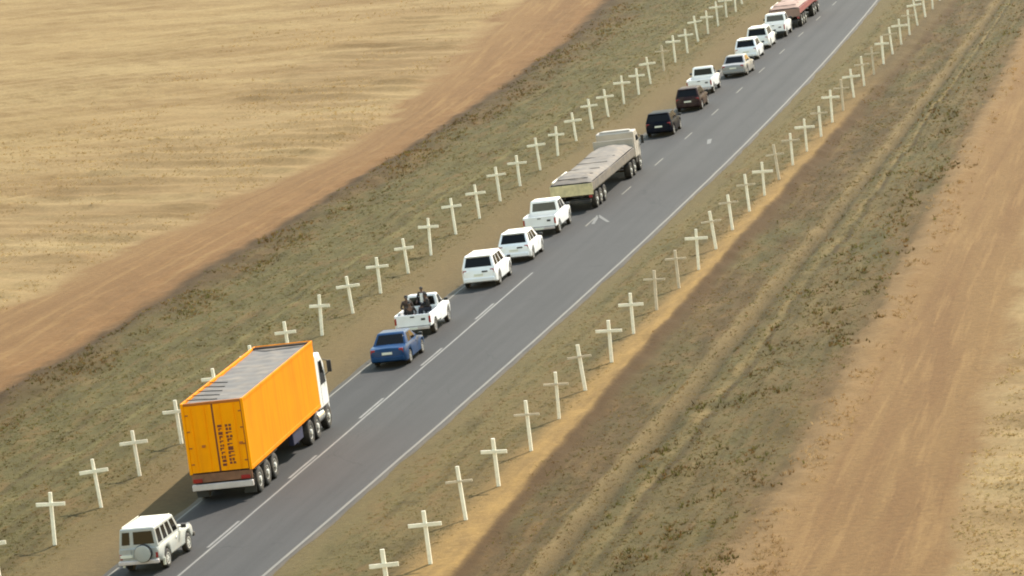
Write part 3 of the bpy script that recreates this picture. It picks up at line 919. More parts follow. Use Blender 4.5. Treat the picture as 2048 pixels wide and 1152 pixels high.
def vehicle_root(name, x, y, label, cat, yaw=0.0):
    return thing(name, (x, y, 0.0), hd(y) + yaw, label, cat, 'vehicles queuing in the left lane')

def car(name, x, y, label, cat, paint, L=4.3, W=1.78, H=1.5, zbelt=0.92, gc=0.22, style='hatch', rimmat='rim', roofmat=None, bumper=None, wr=0.31, yaw=0.0, badge=None):
    t = vehicle_root(name, x, y, label, cat, yaw)
    fa, raxle = L - 0.85, 0.78
    if style == 'sedan':
        raxle = 1.0
        top = [(0, zbelt - 0.14), (0.05, zbelt - 0.04), (0.16, zbelt), (0.95, zbelt + 0.03), (L - 1.45, zbelt + 0.02), (L - 0.5, zbelt - 0.13), (L - 0.12, zbelt - 0.22), (L, zbelt - 0.34)]
        gh = (0.62, 1.25, L - 2.15, L - 1.25)
        sides = ((0.16, 0.44), (0.48, 0.82))
    elif style == 'suv':
        raxle = 0.86
        top = [(0, zbelt - 0.10), (0.05, zbelt - 0.02), (0.16, zbelt), (L - 1.4, zbelt + 0.02), (L - 0.45, zbelt - 0.08), (L - 0.1, zbelt - 0.16), (L, zbelt - 0.30)]
        gh = (0.04, 0.34, L - 2.0, L - 1.2)
        sides = ((0.07, 0.27), (0.31, 0.55), (0.59, 0.84))
    else:
        top = [(0, zbelt - 0.10), (0.05, zbelt - 0.02), (0.16, zbelt), (L - 1.35, zbelt + 0.02), (L - 0.45, zbelt - 0.12), (L - 0.1, zbelt - 0.20), (L, zbelt - 0.34)]
        gh = (0.06, 0.48, L - 2.0, L - 1.1)
        sides = ((0.10, 0.26), (0.30, 0.54), (0.58, 0.84))
    ra = wr + 0.065
    shell(L, W, top, gc, (raxle, fa), ra).build('body', M[paint], t)
    greenhouse(t, gh, zbelt, H, W / 2 - 0.045, W / 2 - 0.22, paint, sides, roofmat=roofmat)
    MB().box(-W * 0.44, W * 0.44, -0.06, 0.14, gc + 0.10, gc + 0.32).build('rear_bumper', M[bumper or paint], t, 0.05, 3)
    MB().box(-W * 0.40, W * 0.40, L - 0.16, L + 0.04, gc + 0.08, gc + 0.30).build('front_bumper', M[bumper or paint], t, 0.05, 3)
    for s in (-1, 1):
        x0, x1 = sorted((s * (W / 2 - 0.16), s * (W / 2 - 0.46)))
        MB().box(x0, x1, L - 0.20, L - 0.02, zbelt - 0.36, zbelt - 0.22).build('headlight', M['chrome'], t, 0.03)
        MB().box(*sorted((s * (W / 2 - 0.02), s * (W / 2 + 0.012))), L * 0.52, L * 0.52 + 0.16, zbelt - 0.14, zbelt - 0.10).build('door_handle', M[paint], t, 0.008, 1)
    lamps_rear(t, W, 0.035, zbelt - 0.28, zbelt - 0.05, 0.2, 0.11)
    plate(t, -0.0, gc + 0.46)
    if badge:
        MB().box(0.18, 0.48, -0.022, 0.05, zbelt - 0.20, zbelt - 0.12).build('badge', M['plastic'], t, 0.01)
    if style in ('suv', 'hatch'):
        MB().hexa([(-W / 2 + .27, gh[1] - 0.12, H - 0.045), (W / 2 - .27, gh[1] - 0.12, H - 0.045), (W / 2 - .25, gh[1] + 0.15, H - 0.03), (-W / 2 + .25, gh[1] + 0.15, H - 0.03)],
                  [(-W / 2 + .27, gh[1] - 0.12, H - 0.02), (W / 2 - .27, gh[1] - 0.12, H - 0.02), (W / 2 - .25, gh[1] + 0.15, H + 0.012), (-W / 2 + .25, gh[1] + 0.15, H + 0.012)]).build('spoiler', M[paint], t, 0.01)
    mirrors(t, W, L - 1.55, zbelt + 0.02, 'plastic')
    for yy in (raxle, fa):
        for s in (-1, 1):
            wheel(t, s * (W / 2 - 0.12), yy, wr, 0.20, rimmat)
    return t

def arch_poly(y0, y1, zb, zt, ya, ra):
    p = [(y0, zb), (y0, zt), (y1, zt), (y1, zb)]
    q = []
    for k in range(9):
        a = math.pi * k / 8
        q.append((ya + ra * math.cos(a), max(zb, ra * 0.95 + ra * math.sin(a) - 0.04)))
    q = [c for c in q if c[0] < y1 - 0.01 and c[0] > y0 + 0.01]
    return p + q

def pickup(name, x, y, label, cat, paint, L=5.1, W=1.74, H=1.72, cab='single', bed_open=True, glass='glass', dark_bumper=False, yaw=0.0, rear_glass=None, badge=True, roofmat=None, zr=1.12):
    t = vehicle_root(name, x, y, label, cat, yaw)
    bl = 2.25 if cab == 'single' else 1.62
    gc, wr = 0.36, 0.35
    ra = wr + 0.07
    raxle, fa = 1.05, L - 0.92
    top = [(bl + 0.03, zr), (L - 1.45, zr), (L - 0.4, zr - 0.10), (L - 0.1, zr - 0.2), (L, zr - 0.32)]
    shell(L, W, top, gc, (fa,), ra, y0=bl + 0.03, y1=L, square_rear=True).build('body', M[paint], t)
    gh = (bl + 0.06, bl + 0.16, L - 2.15, L - 1.35)
    sides = ((0.12, 0.82),) if cab == 'single' else ((0.08, 0.44), (0.48, 0.84))
    greenhouse(t, gh, zr, H, W / 2 - 0.05, W / 2 - 0.17, paint, sides, rear=((0.09, 0.91),), rear_b=(0.16, 0.82), glass=glass, rear_glass=rear_glass, roofmat=roofmat)
    for s in (-1, 1):
        x0, x1 = sorted((s * W / 2, s * (W / 2 - 0.07)))
        MB().prism_x(arch_poly(0.0, bl, 0.52, zr, raxle, ra), x0, x1).build('bed_side', M[paint], t, 0.015, 2)
    MB().box(-W / 2 + 0.072, W / 2 - 0.072, 0.06, bl - 0.01, 0.60, 0.66).build('bed_floor', M['chassis'], t)
    MB().box(-W / 2 + 0.072, W / 2 - 0.072, bl - 0.06, bl - 0.012, 0.662, zr).build('bed_front', M[paint], t)
    tg = MB().box(-W / 2 + 0.074, W / 2 - 0.074, -0.03, 0.03, 0.56, zr - 0.01).build('tailgate', M[paint], t, 0.02)
    MB().box(-0.10, 0.10, -0.05, -0.031, zr - 0.14, zr - 0.09).build('tailgate_handle', M['plastic'], tg)
    if badge:
        MB().box(0.42, 0.62, -0.045, -0.031, 0.82, 0.92).build('badge', M['plastic'], tg)
    MB().box(-W * 0.46, W * 0.46, -0.16, -0.04, 0.40, 0.55).build('rear_bumper', M['plastic' if dark_bumper else 'bumper'], t, 0.03)
    MB().box(-W * 0.42, W * 0.42, L - 0.15, L + 0.05, 0.42, 0.66).build('front_bumper', M[paint], t, 0.04)
    plate(t, -0.165, 0.475)
    for s in (-1, 1):
        x0, x1 = sorted((s * (W / 2 + 0.005), s * (W / 2 - 0.09)))
        MB().box(x0, x1, -0.035, 0.05, 0.68, zr - 0.12).build('tail_lamp', M['light_red'], t, 0.012)
        x0, x1 = sorted((s * (W / 2 - 0.16), s * (W / 2 - 0.46)))
        MB().box(x0, x1, L - 0.18, L - 0.01, zr - 0.38, zr - 0.22).build('headlight', M['chrome'], t, 0.03)
    fr_ = MB()
    for s in (-1, 1):
        fr_.box(*sorted((s * 0.42, s * 0.52)), 0.05, L - 0.3, 0.40, 0.52)
    fr_.bar((-W / 2 + 0.2, raxle, wr), (W / 2 - 0.2, raxle, wr), 0.06)
    fr_.build('chassis', M['chassis'], t)
    mirrors(t, W, L - 1.75, zr + 0.05, 'plastic')
    for yy in (raxle, fa):
        for s in (-1, 1):
            wheel(t, s * (W / 2 - 0.13), yy, wr, 0.22, 'rim')
    return t

# --- old cream station wagon at the bottom
def station_wagon(x, y):
    t = vehicle_root('station_wagon', x, y, 'old cream boxy off-roader with spare wheel on its back door, behind the orange truck', 'off-roader', -0.03)
    L, W, H, zb, gc, wr = 4.15, 1.58, 1.68, 1.00, 0.32, 0.345
    top = [(0, zb - 0.06), (0.05, zb), (0.16, zb + 0.01), (L - 1.35, zb + 0.01), (L - 0.2, zb - 0.06), (L - 0.06, zb - 0.10), (L, zb - 0.2)]
    raxle, fa = 0.92, L - 0.72
    shell(L, W, top, gc + 0.06, (raxle, fa), wr + 0.08, plan=(0.95, 0.93)).build('body', M['cream'], t)
    hb, ht = W / 2 - 0.04, W / 2 - 0.14
    gh = (0.03, 0.12, L - 1.75, L - 1.32)
    greenhouse(t, gh, zb, H, hb, ht, 'cream', ((0.05, 0.24), (0.29, 0.46), (0.51, 0.68), (0.73, 0.92)), rear=((0.07, 0.29), (0.38, 0.93)), rear_b=(0.2, 0.84), bevel=0.05, roofmat='creamroof')
    for x0, x1 in ((-0.72, -0.27), (-0.255, 0.72)):
        MB().box(x0, x1, -0.028, 0.02, gc + 0.30, zb - 0.03).build('rear_door', M['cream'], t, 0.015)
    ty, rm = wheel_meshes(0.33, 0.2, 'rim_pale')
    sp = link('spare_wheel', ty, t, loc=(0.22, -0.14, 0.80))
    sp.rotation_euler = (0, 0, -math.pi / 2)
    cv = MB().lathe_x([(0.07, 0.315), (0.125, 0.30), (0.14, 0.23), (0.142, 0.02)], 24).build('wheel_cover', M['cream'], sp)
    MB().box(-W / 2 + 0.02, W / 2 - 0.02, -0.16, -0.03, 0.40, 0.55).build('rear_bumper', M['bumper'], t, 0.03)
    MB().box(-W / 2 + 0.02, W / 2 - 0.02, L - 0.02, L + 0.13, 0.42, 0.58).build('front_bumper', M['chassis'], t, 0.03)
    plate(t, -0.035, 0.70, -0.46)
    lamps_rear(t, W, 0.0, 0.58, 0.80, 0.1, 0.06)
    for s in (-1, 1):
        MB().box(*sorted((s * (W / 2 - 0.06), s * (W / 2 + 0.03))), raxle - 0.5, raxle - 0.44, 0.2, 0.48).build('mud_flap', M['plate'], t, 0.008)
        MB().box(*sorted((s * (W / 2 - 0.03), s * (W / 2 + 0.015))), 2.0, 2.14, zb - 0.18, zb - 0.13).build('door_handle', M['chrome'], t, 0.008, 1)
        MB().lathe_x([(0, 0.09), (0.05, 0.08)], 14).build('headlight', M['chrome'], t, loc=(s * 0.58, L - 0.02, 0.86)).rotation_euler = (0, 0, math.pi / 2)
    mirrors(t, W, L - 1.45, zb + 0.06, 'chassis')
    rk = MB()
    for s in (-1, 1):
        rk.bar((s * (ht - 0.06), 0.25, H + 0.04), (s * (ht - 0.06), L - 1.95, H + 0.04), 0.014, 6)
    rk.build('roof_gutter', M['creamroof'], t)
    for yy in (raxle, fa):
        for s in (-1, 1):
            wheel(t, s * (W / 2 - 0.12), yy, wr, 0.22, 'rim_pale')

# --- articulated orange truck
def cab_over(t, y0, W, z0, zr, paint, L=2.25, roof_rise=0.25):
    y1 = y0 + L
    h = W / 2
    poly = [(y0, z0), (y0, zr - 0.05), (y0 + 0.15, zr), (y1 - 0.75, zr), (y1 - 0.18, zr - 0.55), (y1, z0 + 0.75), (y1, z0)]
    c = MB().prism_x(poly, -h, h).build('cab', M[paint], t, 0.06, 3)
    MB().hexa([(-h + .18, y0 + .1, zr - 0.01), (h - .18, y0 + .1, zr - 0.01), (h - .25, y1 - .85, zr - 0.01), (-h + .25, y1 - .85, zr - 0.01)],
              [(-h + .22, y0 + .15, zr + roof_rise), (h - .22, y0 + .15, zr + roof_rise), (h - .35, y1 - 1.1, zr + .08), (-h + .35, y1 - 1.1, zr + .08)]).build('wind_deflector', M[paint], t, 0.05, 3)
    a, b = Vector((0, y1 - 0.18, zr - 0.55)), Vector((0, y1, z0 + 0.75))
    pane_on(((h - .12, y1 - .03, z0 + .88), (-h + .12, y1 - .03, z0 + .88), (-h + .12, y1 - .18, zr - .60), (h - .12, y1 - .18, zr - .60)), 0, 1, 0, 1, 0.02).build('windscreen', M['glass'], t, 0.01, 1)
    for s in (-1, 1):
        MB().prism_x([(y1 - 1.15, z0 + .95), (y1 - 1.15, zr - .35), (y1 - .62, zr - .35), (y1 - .22, z0 + .95)], *sorted((s * (h - .01), s * (h + .012)))).build('side_window', M['glass'], t)
        MB().prism_x([(y1 - 1.25, z0 + .1), (y1 - 1.25, zr - .2), (y1 - 1.22, zr - .2), (y1 - 1.22, z0 + .1)], *sorted((s * (h - .01), s * (h + .006)))).build('door_seam', M['plastic'], t)
        mm = MB().box(*sorted((s * (h + .10), s * (h + .28))), y1 - .05, y1 + .05, zr - 1.0, zr - .5)
        mm.bar((s * (h - .02), y1 - .2, zr - .4), (s * (h + .2), y1, zr - .55), 0.02, 6)
        mm.bar((s * (h - .02), y1 - .2, zr - 1.1), (s * (h + .2), y1, zr - .95), 0.02, 6)
        mm.build('wing_mirror', M['plastic'], t, 0.02)
    MB().box(-h + .03, h - .03, y1 - .12, y1 + .07, z0 - .42, z0 + .12).build('front_bumper', M[paint], t, 0.05, 3)
    MB().box(-h + .05, h - .05, y0 + .3, y1 - .1, z0 - .35, z0 + .02).build('cab_step', M['chassis'], t, 0.03)
    return c

def orange_truck(x, y, rz):
    t = thing('articulated_truck', (x, y, 0), rz, 'tall orange box-trailer truck with grey tarpaulin roof and white cab', 'truck', 'vehicles queuing in the left lane')
    L, zb, zt, h = 12.85, 1.17, 3.97, 1.25
    bx = MB()
    bx.box(-h, -h + 0.06, 0.10, L, zb, zt)
    MB_left = bx.build('side_wall', M['orange'], t, 0.015)
    MB().box(h - 0.06, h, 0.10, L, zb, zt).build('side_wall', M['orange'], t, 0.015)
    MB().box(-h + 0.062, h - 0.062, L - 0.07, L - 0.003, zb, zt + 0.02).build('front_wall', M['orange'], t, 0.015)
    MB().box(-h + 0.062, h - 0.062, 0.11, L - 0.072, zb + 0.002, zb + 0.1).build('floor', M['chassis'], t)
    # corner posts, sills and rails
    for s in (-1, 1):
        MB().box(*sorted((s * (h - 0.10), s * (h + 0.012))), 0.0, 0.098, zb - 0.02, zt + 0.015).build('corner_post', M['orange_lifted'], t, 0.012)
        MB().box(*sorted((s * (h - 0.03), s * (h + 0.014))), 0.1, L, zb - 0.03, zb + 0.12).build('bottom_rail', M['orange'], t, 0.01)
        MB().box(*sorted((s * (h - 0.05), s * (h + 0.014))), 0.1, L, zt - 0.11, zt + 0.012).build('top_rail', M['orange'], t, 0.01)
    MB().box(-h + 0.1, h - 0.1, 0.0, 0.095, zt - 0.10, zt + 0.01).build('door_header', M['orange_dark'], t, 0.01)
    # rear doors
    for x0, x1 in ((-h + 0.105, -0.05), (0.02, h - 0.13)):
        d = MB().box(x0, x1, 0.02, 0.08, zb + 0.03, zt - 0.105).build('rear_door', M['orange_lifted'], t, 0.012)
        for q in (0.25, 0.75):
            xx = x0 + (x1 - x0) * q
            MB().bar((xx, 0.0, zb + 0.06), (xx, 0.0, zt - 0.14), 0.009, 6).build('lock_rod', M['orange_lifted'], d)
        xm = x0 + (x1 - x0) * (0.55 if x0 < -0.5 else 0.86)
        MB().box(xm - 0.07, xm + 0.07, -0.03, 0.015, zb + 1.02, zb + 1.12).build('latch', M['orange_dark'], d, 0.008)
    for s in (-1, 1):
        for zz in (zb + 0.35, zb + 1.0, zb + 1.65, zb + 2.3):
            MB().box(*sorted((s * (h - 0.12), s * (h - 0.24))), -0.004, 0.018, zz, zz + 0.06).build('hinge', M['orange_dark'], t, 0.006, 1)
    MB().box(-0.048, 0.018, 0.03, 0.078, zb + 0.03, zt - 0.105).build('door_seam', M['letter'], t)
    MB().box(h - 0.128, h - 0.101, 0.03, 0.078, zb + 0.03, zt - 0.105).build('door_seam', M['letter'], t)
    # two columns of dark lettering running down the right door, too blurred to read
    r = random.Random(4)
    for xa, xb in ((0.10, 0.30), (0.40, 0.66)):
        mb = MB()
        z = zt - 0.95
        while z > zb + 0.30:
            hh = r.uniform(0.08, 0.15)
            a = xa + r.uniform(0, 0.03)
            b = xb - r.uniform(0, 0.05)
            style = r.random()
            if style < 0.4:
                mb.box(a, b, 0.009, 0.019, z - hh, z)
            elif style < 0.7:
                mb.box(a, a + (b - a) * 0.4, 0.009, 0.019, z - hh, z)
                mb.box(a + (b - a) * 0.6, b, 0.009, 0.019, z - hh, z)
            else:
                mb.box(a, b, 0.009, 0.019, z - hh * 0.45, z)
                mb.box(a, a + (b - a) * 0.35, 0.009, 0.019, z - hh, z - hh * 0.46)
            z -= hh + r.uniform(0.035, 0.06)
        mb.build('lettering', M['letter'], t)
    # sagging tarpaulin roof over bows
    ny, nx = 64, 14
    X, Y = np.meshgrid(np.linspace(-h + 0.075, h - 0.075, nx), np.linspace(0.13, L - 0.09, ny))
    bow = np.abs(np.cos(np.pi * Y / 1.06))
    edge = np.clip((h - 0.075 - np.abs(X)) / 0.5, 0, 1)
    Z = zt - 0.06 - 0.06 * edge * (1 - bow ** 0.6) + 0.05 * fbm(X * 1.7, Y * 1.3, 5, 3) - 0.03
    me = grid_mesh('tarpaulin_roof', X, Y, Z, X, Y, M['tarp'])
    link('tarpaulin_roof', me, t)
    for k in range(5):
        yy = 0.6 + k * 0.95
        MB().bar((-h + 0.07, yy + 0.25, zt + 0.005), (0.1 - 0.12 * k, yy, zt - 0.02), 0.022, 6).build('tarp_strap', M['chassis'], t)
    MB().box(-h + 0.07, h - 0.07, L - 0.5, L - 0.42, zt - 0.06, zt + 0.03).build('tarp_bow', M['chassis'], t, 0.01)
    # chassis, rear bumper
    ch = MB()
    for s in (-1, 1):
        ch.box(*sorted((s * 0.42, s * 0.55)), 0.15, L - 0.2, 0.86, zb - 0.001)
    for yy in (1.2, 2.52, 3.84):
        ch.bar((-1.0, yy, 0.52), (1.0, yy, 0.52), 0.07)
    ch.build('chassis', M['chassis'], t)
    MB().box(-h + 0.03, h - 0.03, 0.05, 0.13, 0.80, zb - 0.03).build('rear_panel', M['rust'], t, 0.01)
    bp = MB().box(-h + 0.02, h - 0.02, -0.04, 0.12, 0.50, 0.74).build('rear_bumper', M['bumper'], t, 0.025)
    for s in (-1, 1):
        MB().box(*sorted((s * 0.78, s * 1.15)), -0.052, -0.03, 0.84 - 0.02, 0.98).build('tail_lamp', M['light_red'], t, 0.01)
        MB().box(*sorted((s * 0.72, s * 1.2)), 0.42, 0.45, 0.16, 0.9).build('mud_flap', M['plastic'], t)
        MB().box(*sorted((s * 0.70, s * 1.22)), 0.55, 4.5, 1.04, 1.08).build('mudguard', M['chassis'], t)
        MB().box(*sorted((s * 0.95, s * 1.18)), 7.6, 9.4, 0.55, 1.05).build('side_locker', M['bluebox'], t, 0.03)
        MB().box(*sorted((s * 0.72, s * 0.86)), 9.6, 9.76, 0.25, 1.16).build('landing_leg', M['bluebox'], t, 0.02)
        MB().lathe_x([(-0.6, 0.28), (0.6, 0.28)], 16).build('fuel_tank', M['chrome'], t, loc=(s * 0.95, 12.95, 0.72)).rotation_euler = (0, 0, math.pi / 2)
        for yy in (1.2, 2.52, 3.84):
            wheel(t, s * 1.06, yy, 0.52, 0.34, 'rim_pale', True)
        for yy in (10.6, 11.9):
            wheel(t, s * 1.04, yy, 0.52, 0.42, 'rim_pale', True)
        wheel(t, s * 1.06, 14.2, 0.52, 0.32, 'rim_pale', True)
    tr = MB()
    for s in (-1, 1):
        tr.box(*sorted((s * 0.40, s * 0.50)), 10.0, 14.6, 0.62, 0.85)
    for yy in (10.6, 11.9, 14.2):
        tr.bar((-1.0, yy, 0.52), (1.0, yy, 0.52), 0.08)
    tr.build('tractor_frame', M['chassis'], t)
    cab_over(t, 13.0, 2.40, 1.0, 3.3, 'white2', 1.75)
    return t

# --- flat-deck trucks
def flat_truck(name, x, y, rz, label, L, zd, deckmat, sidemat, tailmat, cabmat, W=2.45, load=True, trail=0.10):
    t = thing(name, (x, y, 0), rz, label, 'truck', 'vehicles queuing in the left lane')
    h = W / 2
    # deck walls
    MB().box(-h, -h + 0.06, 0.06, L, zd - 0.42, zd + 0.05).build('side_board', M[sidemat], t, 0.012)
    MB().box(h - 0.06, h, 0.06, L, zd - 0.42, zd + 0.05).build('side_board', M[sidemat], t, 0.012)
    MB().box(-h, h, -0.02, 0.055, zd - 0.62, zd + 0.02).build('tailboard', M[tailmat], t, 0.015)
    MB().box(-h + 0.062, h - 0.062, 0.06, L - 0.06, zd - 0.5, zd - 0.42).build('deck', M['chassis'], t)
    MB().box(-h + 0.002, h - 0.002, L + 0.002, L + 0.07, zd - 0.42, zd + 0.62).build('headboard', M['headboard'], t, 0.015)
    ny, nx = 72, 16
    X, Y = np.meshgrid(np.linspace(-h + 0.04, h - 0.04, nx), np.linspace(0.05, L - 0.02, ny))
    e = np.clip((h - np.abs(X)) / 0.45, 0, 1) ** 0.7 * np.clip(np.minimum(Y, L - Y + 0.4) / 0.7, 0, 1) ** 0.7
    Z = zd + 0.06 + e * (0.24 + 0.16 * fbm(X * 0.9, Y * 0.5, 15, 3) + trail * np.sin(Y * 0.6)) - 0.10 * np.exp(-((Y - 2.3) / 0.28) ** 2) * e - 0.06 * np.exp(-((Y - 1.1) / 0.2) ** 2) * e
    link('tarpaulin', grid_mesh('tarpaulin', X, Y, Z, X, Y, M[deckmat]), t)
    for k, yy in enumerate((0.55, 2.3, 4.6, 7.2, 9.8)):
        if yy < L - 0.5:
            z_ = zd + 0.30
            MB().bar((-h + 0.3, yy, z_), (h - 0.3, yy, z_), 0.018, 6).build('tie_rope', M['chassis'], t)
    MB().bar((-h + 0.15, 0.2, zd + 0.20), (-h + 0.25, 4.2, zd + 0.26), 0.06, 8).build('rolled_edge', M['creamroof'], t)
    MB().box(-h + 0.25, -h + 0.37, 1.2, 1.3, 0.3, 0.6).build('mud_flap_bracket', M['plastic'], t)
    MB().box(-1.05, 1.05, 0.02, 0.14, 0.5, 0.66).build('rear_bumper', M['chassis'], t, 0.02)
    ch = MB()
    for s in (-1, 1):
        ch.box(*sorted((s * 0.42, s * 0.55)), 0.15, L + 1.2, zd - 0.78, zd - 0.501)
    ax = [1.3, 2.6, 3.9] if L > 10 else [1.3, 2.6]
    dr = [L - 1.6, L - 0.3] if L > 10 else []
    for yy in ax + dr + [L + 2.0]:
        ch.bar((-1.0, yy, 0.48), (1.0, yy, 0.48), 0.07)
    ch.build('chassis', M['chassis'], t)
    for s in (-1, 1):
        MB().box(*sorted((s * 0.95, s * 1.15)), 0.02, 0.06, zd - 0.80, zd - 0.64).build('tail_lamp', M['light_red'], t, 0.01)
        for yy in ax:
            wheel(t, s * 1.02, yy, 0.48, 0.32, 'rim_pale', True)
        for yy in dr:
            wheel(t, s * 1.00, yy, 0.48, 0.40, 'rim_pale', True)
        wheel(t, s * 1.02, L + 2.0, 0.48, 0.30, 'rim_pale', True)
    cab_over(t, L + 0.8, W - 0.16, 0.90, zd + 0.98, cabmat, 1.8, 0.10)
    return t

station_wagon(-14.62, 150.6)
orange_truck(-12.178, 162.912, -0.1856)
car('sedan', -6.02, 190.5, 'dark blue sedan behind the pickup carrying people', 'car', 'blue', L=4.4, W=1.74, H=1.44, zbelt=0.93, style='sedan')
PK = pickup('pickup', -4.86, 198.6, 'white pickup carrying people in its open load bed', 'pickup', 'white', L=5.0, W=1.74, H=1.70, cab='single')
car('family_car', -1.58, 212.2, 'large white hatchback on dark window band, just ahead of the empty road gap', 'car', 'white', L=4.5, W=1.84, H=1.66, zbelt=1.02, gc=0.25, style='suv', wr=0.34, badge=True)
car('family_car', 0.35, 219.9, 'white hatchback second behind the tarpaulin flatbed truck', 'car', 'white', L=4.2, W=1.78, H=1.55, zbelt=0.96, style='hatch', badge=True)
pickup('pickup', 1.96, 229.0, 'empty white pickup directly behind the tarpaulin flatbed truck', 'pickup', 'white', L=5.2, W=1.80, H=1.76, cab='double', rear_glass='glass_grey')
flat_truck('flatbed_truck', 4.05, 237.6, hd(242), 'long flatbed truck under a grey beige tarpaulin with yellowish tailboard', 14.8, 1.55, 'tarp_beige', 'tarp_beige', 'yellowboard', 'headboard')
car('sedan', 10.65, 270.0, 'black car directly ahead of the tarpaulin flatbed truck', 'car', 'black', L=4.4, W=1.78, H=1.50, zbelt=0.95, style='hatch')
car('family_car', 13.31, 283.0, 'maroon brown car between the black car and a white pickup', 'car', 'maroon', L=4.3, W=1.75, H=1.52, zbelt=0.94, style='hatch')
pickup('pickup', 14.7, 292.4, 'white pickup with cream roof ahead of the maroon car', 'pickup', 'white', L=5.0, W=1.74, H=1.74, cab='single', roofmat='creamroof')
car('sedan', 17.7, 301.8, 'silver grey car ahead of the cream-roofed white pickup', 'car', 'silver', L=4.4, W=1.74, H=1.46, zbelt=0.93, style='sedan', yaw=-0.05)
car('family_car', 19.46, 312.9, 'white car directly ahead of the silver car', 'car', 'white', L=4.2, W=1.76, H=1.58, zbelt=0.96, style='hatch')
car('family_car', 20.9, 320.3, 'white estate car second ahead of the silver car', 'car', 'white2', L=4.4, W=1.8, H=1.68, zbelt=1.0, style='suv', wr=0.33)
pickup('pickup', 22.7, 327.6, 'white pickup with dark bumper behind the red truck at the top', 'pickup', 'white', L=5.0, W=1.82, H=1.8, cab='double', dark_bumper=True, rear_glass='glass_grey', zr=1.16)
flat_truck('flatbed_truck', 24.2, 334.5, hd(336), 'red flatbed truck under a pinkish tarpaulin cut off by the top edge', 11.0, 1.55, 'tarp_pink', 'red', 'tarp_pink', 'red')

# ------------------------------------------------------------------ people in the load bed
def skin_mesh(name, verts, edges, radii, m, parent, sub=1):
    me = bpy.data.meshes.new(name)
    me.from_pydata(verts, edges, [])
    me.materials.append(m)
    o = bpy.data.objects.new(name, me)
    COL.objects.link(o)
    o.parent = parent
    md = o.modifiers.new('skin', 'SKIN')
    md.use_smooth_shade = True
    sv = me.skin_vertices[0].data
    for i, r in enumerate(radii):
        sv[i].radius = (r, r) if not isinstance(r, tuple) else r
        sv[i].use_root = (i == 0)
    sb = o.modifiers.new('sub', 'SUBSURF')
    sb.levels = sub
    sb.render_levels = sub
    return o

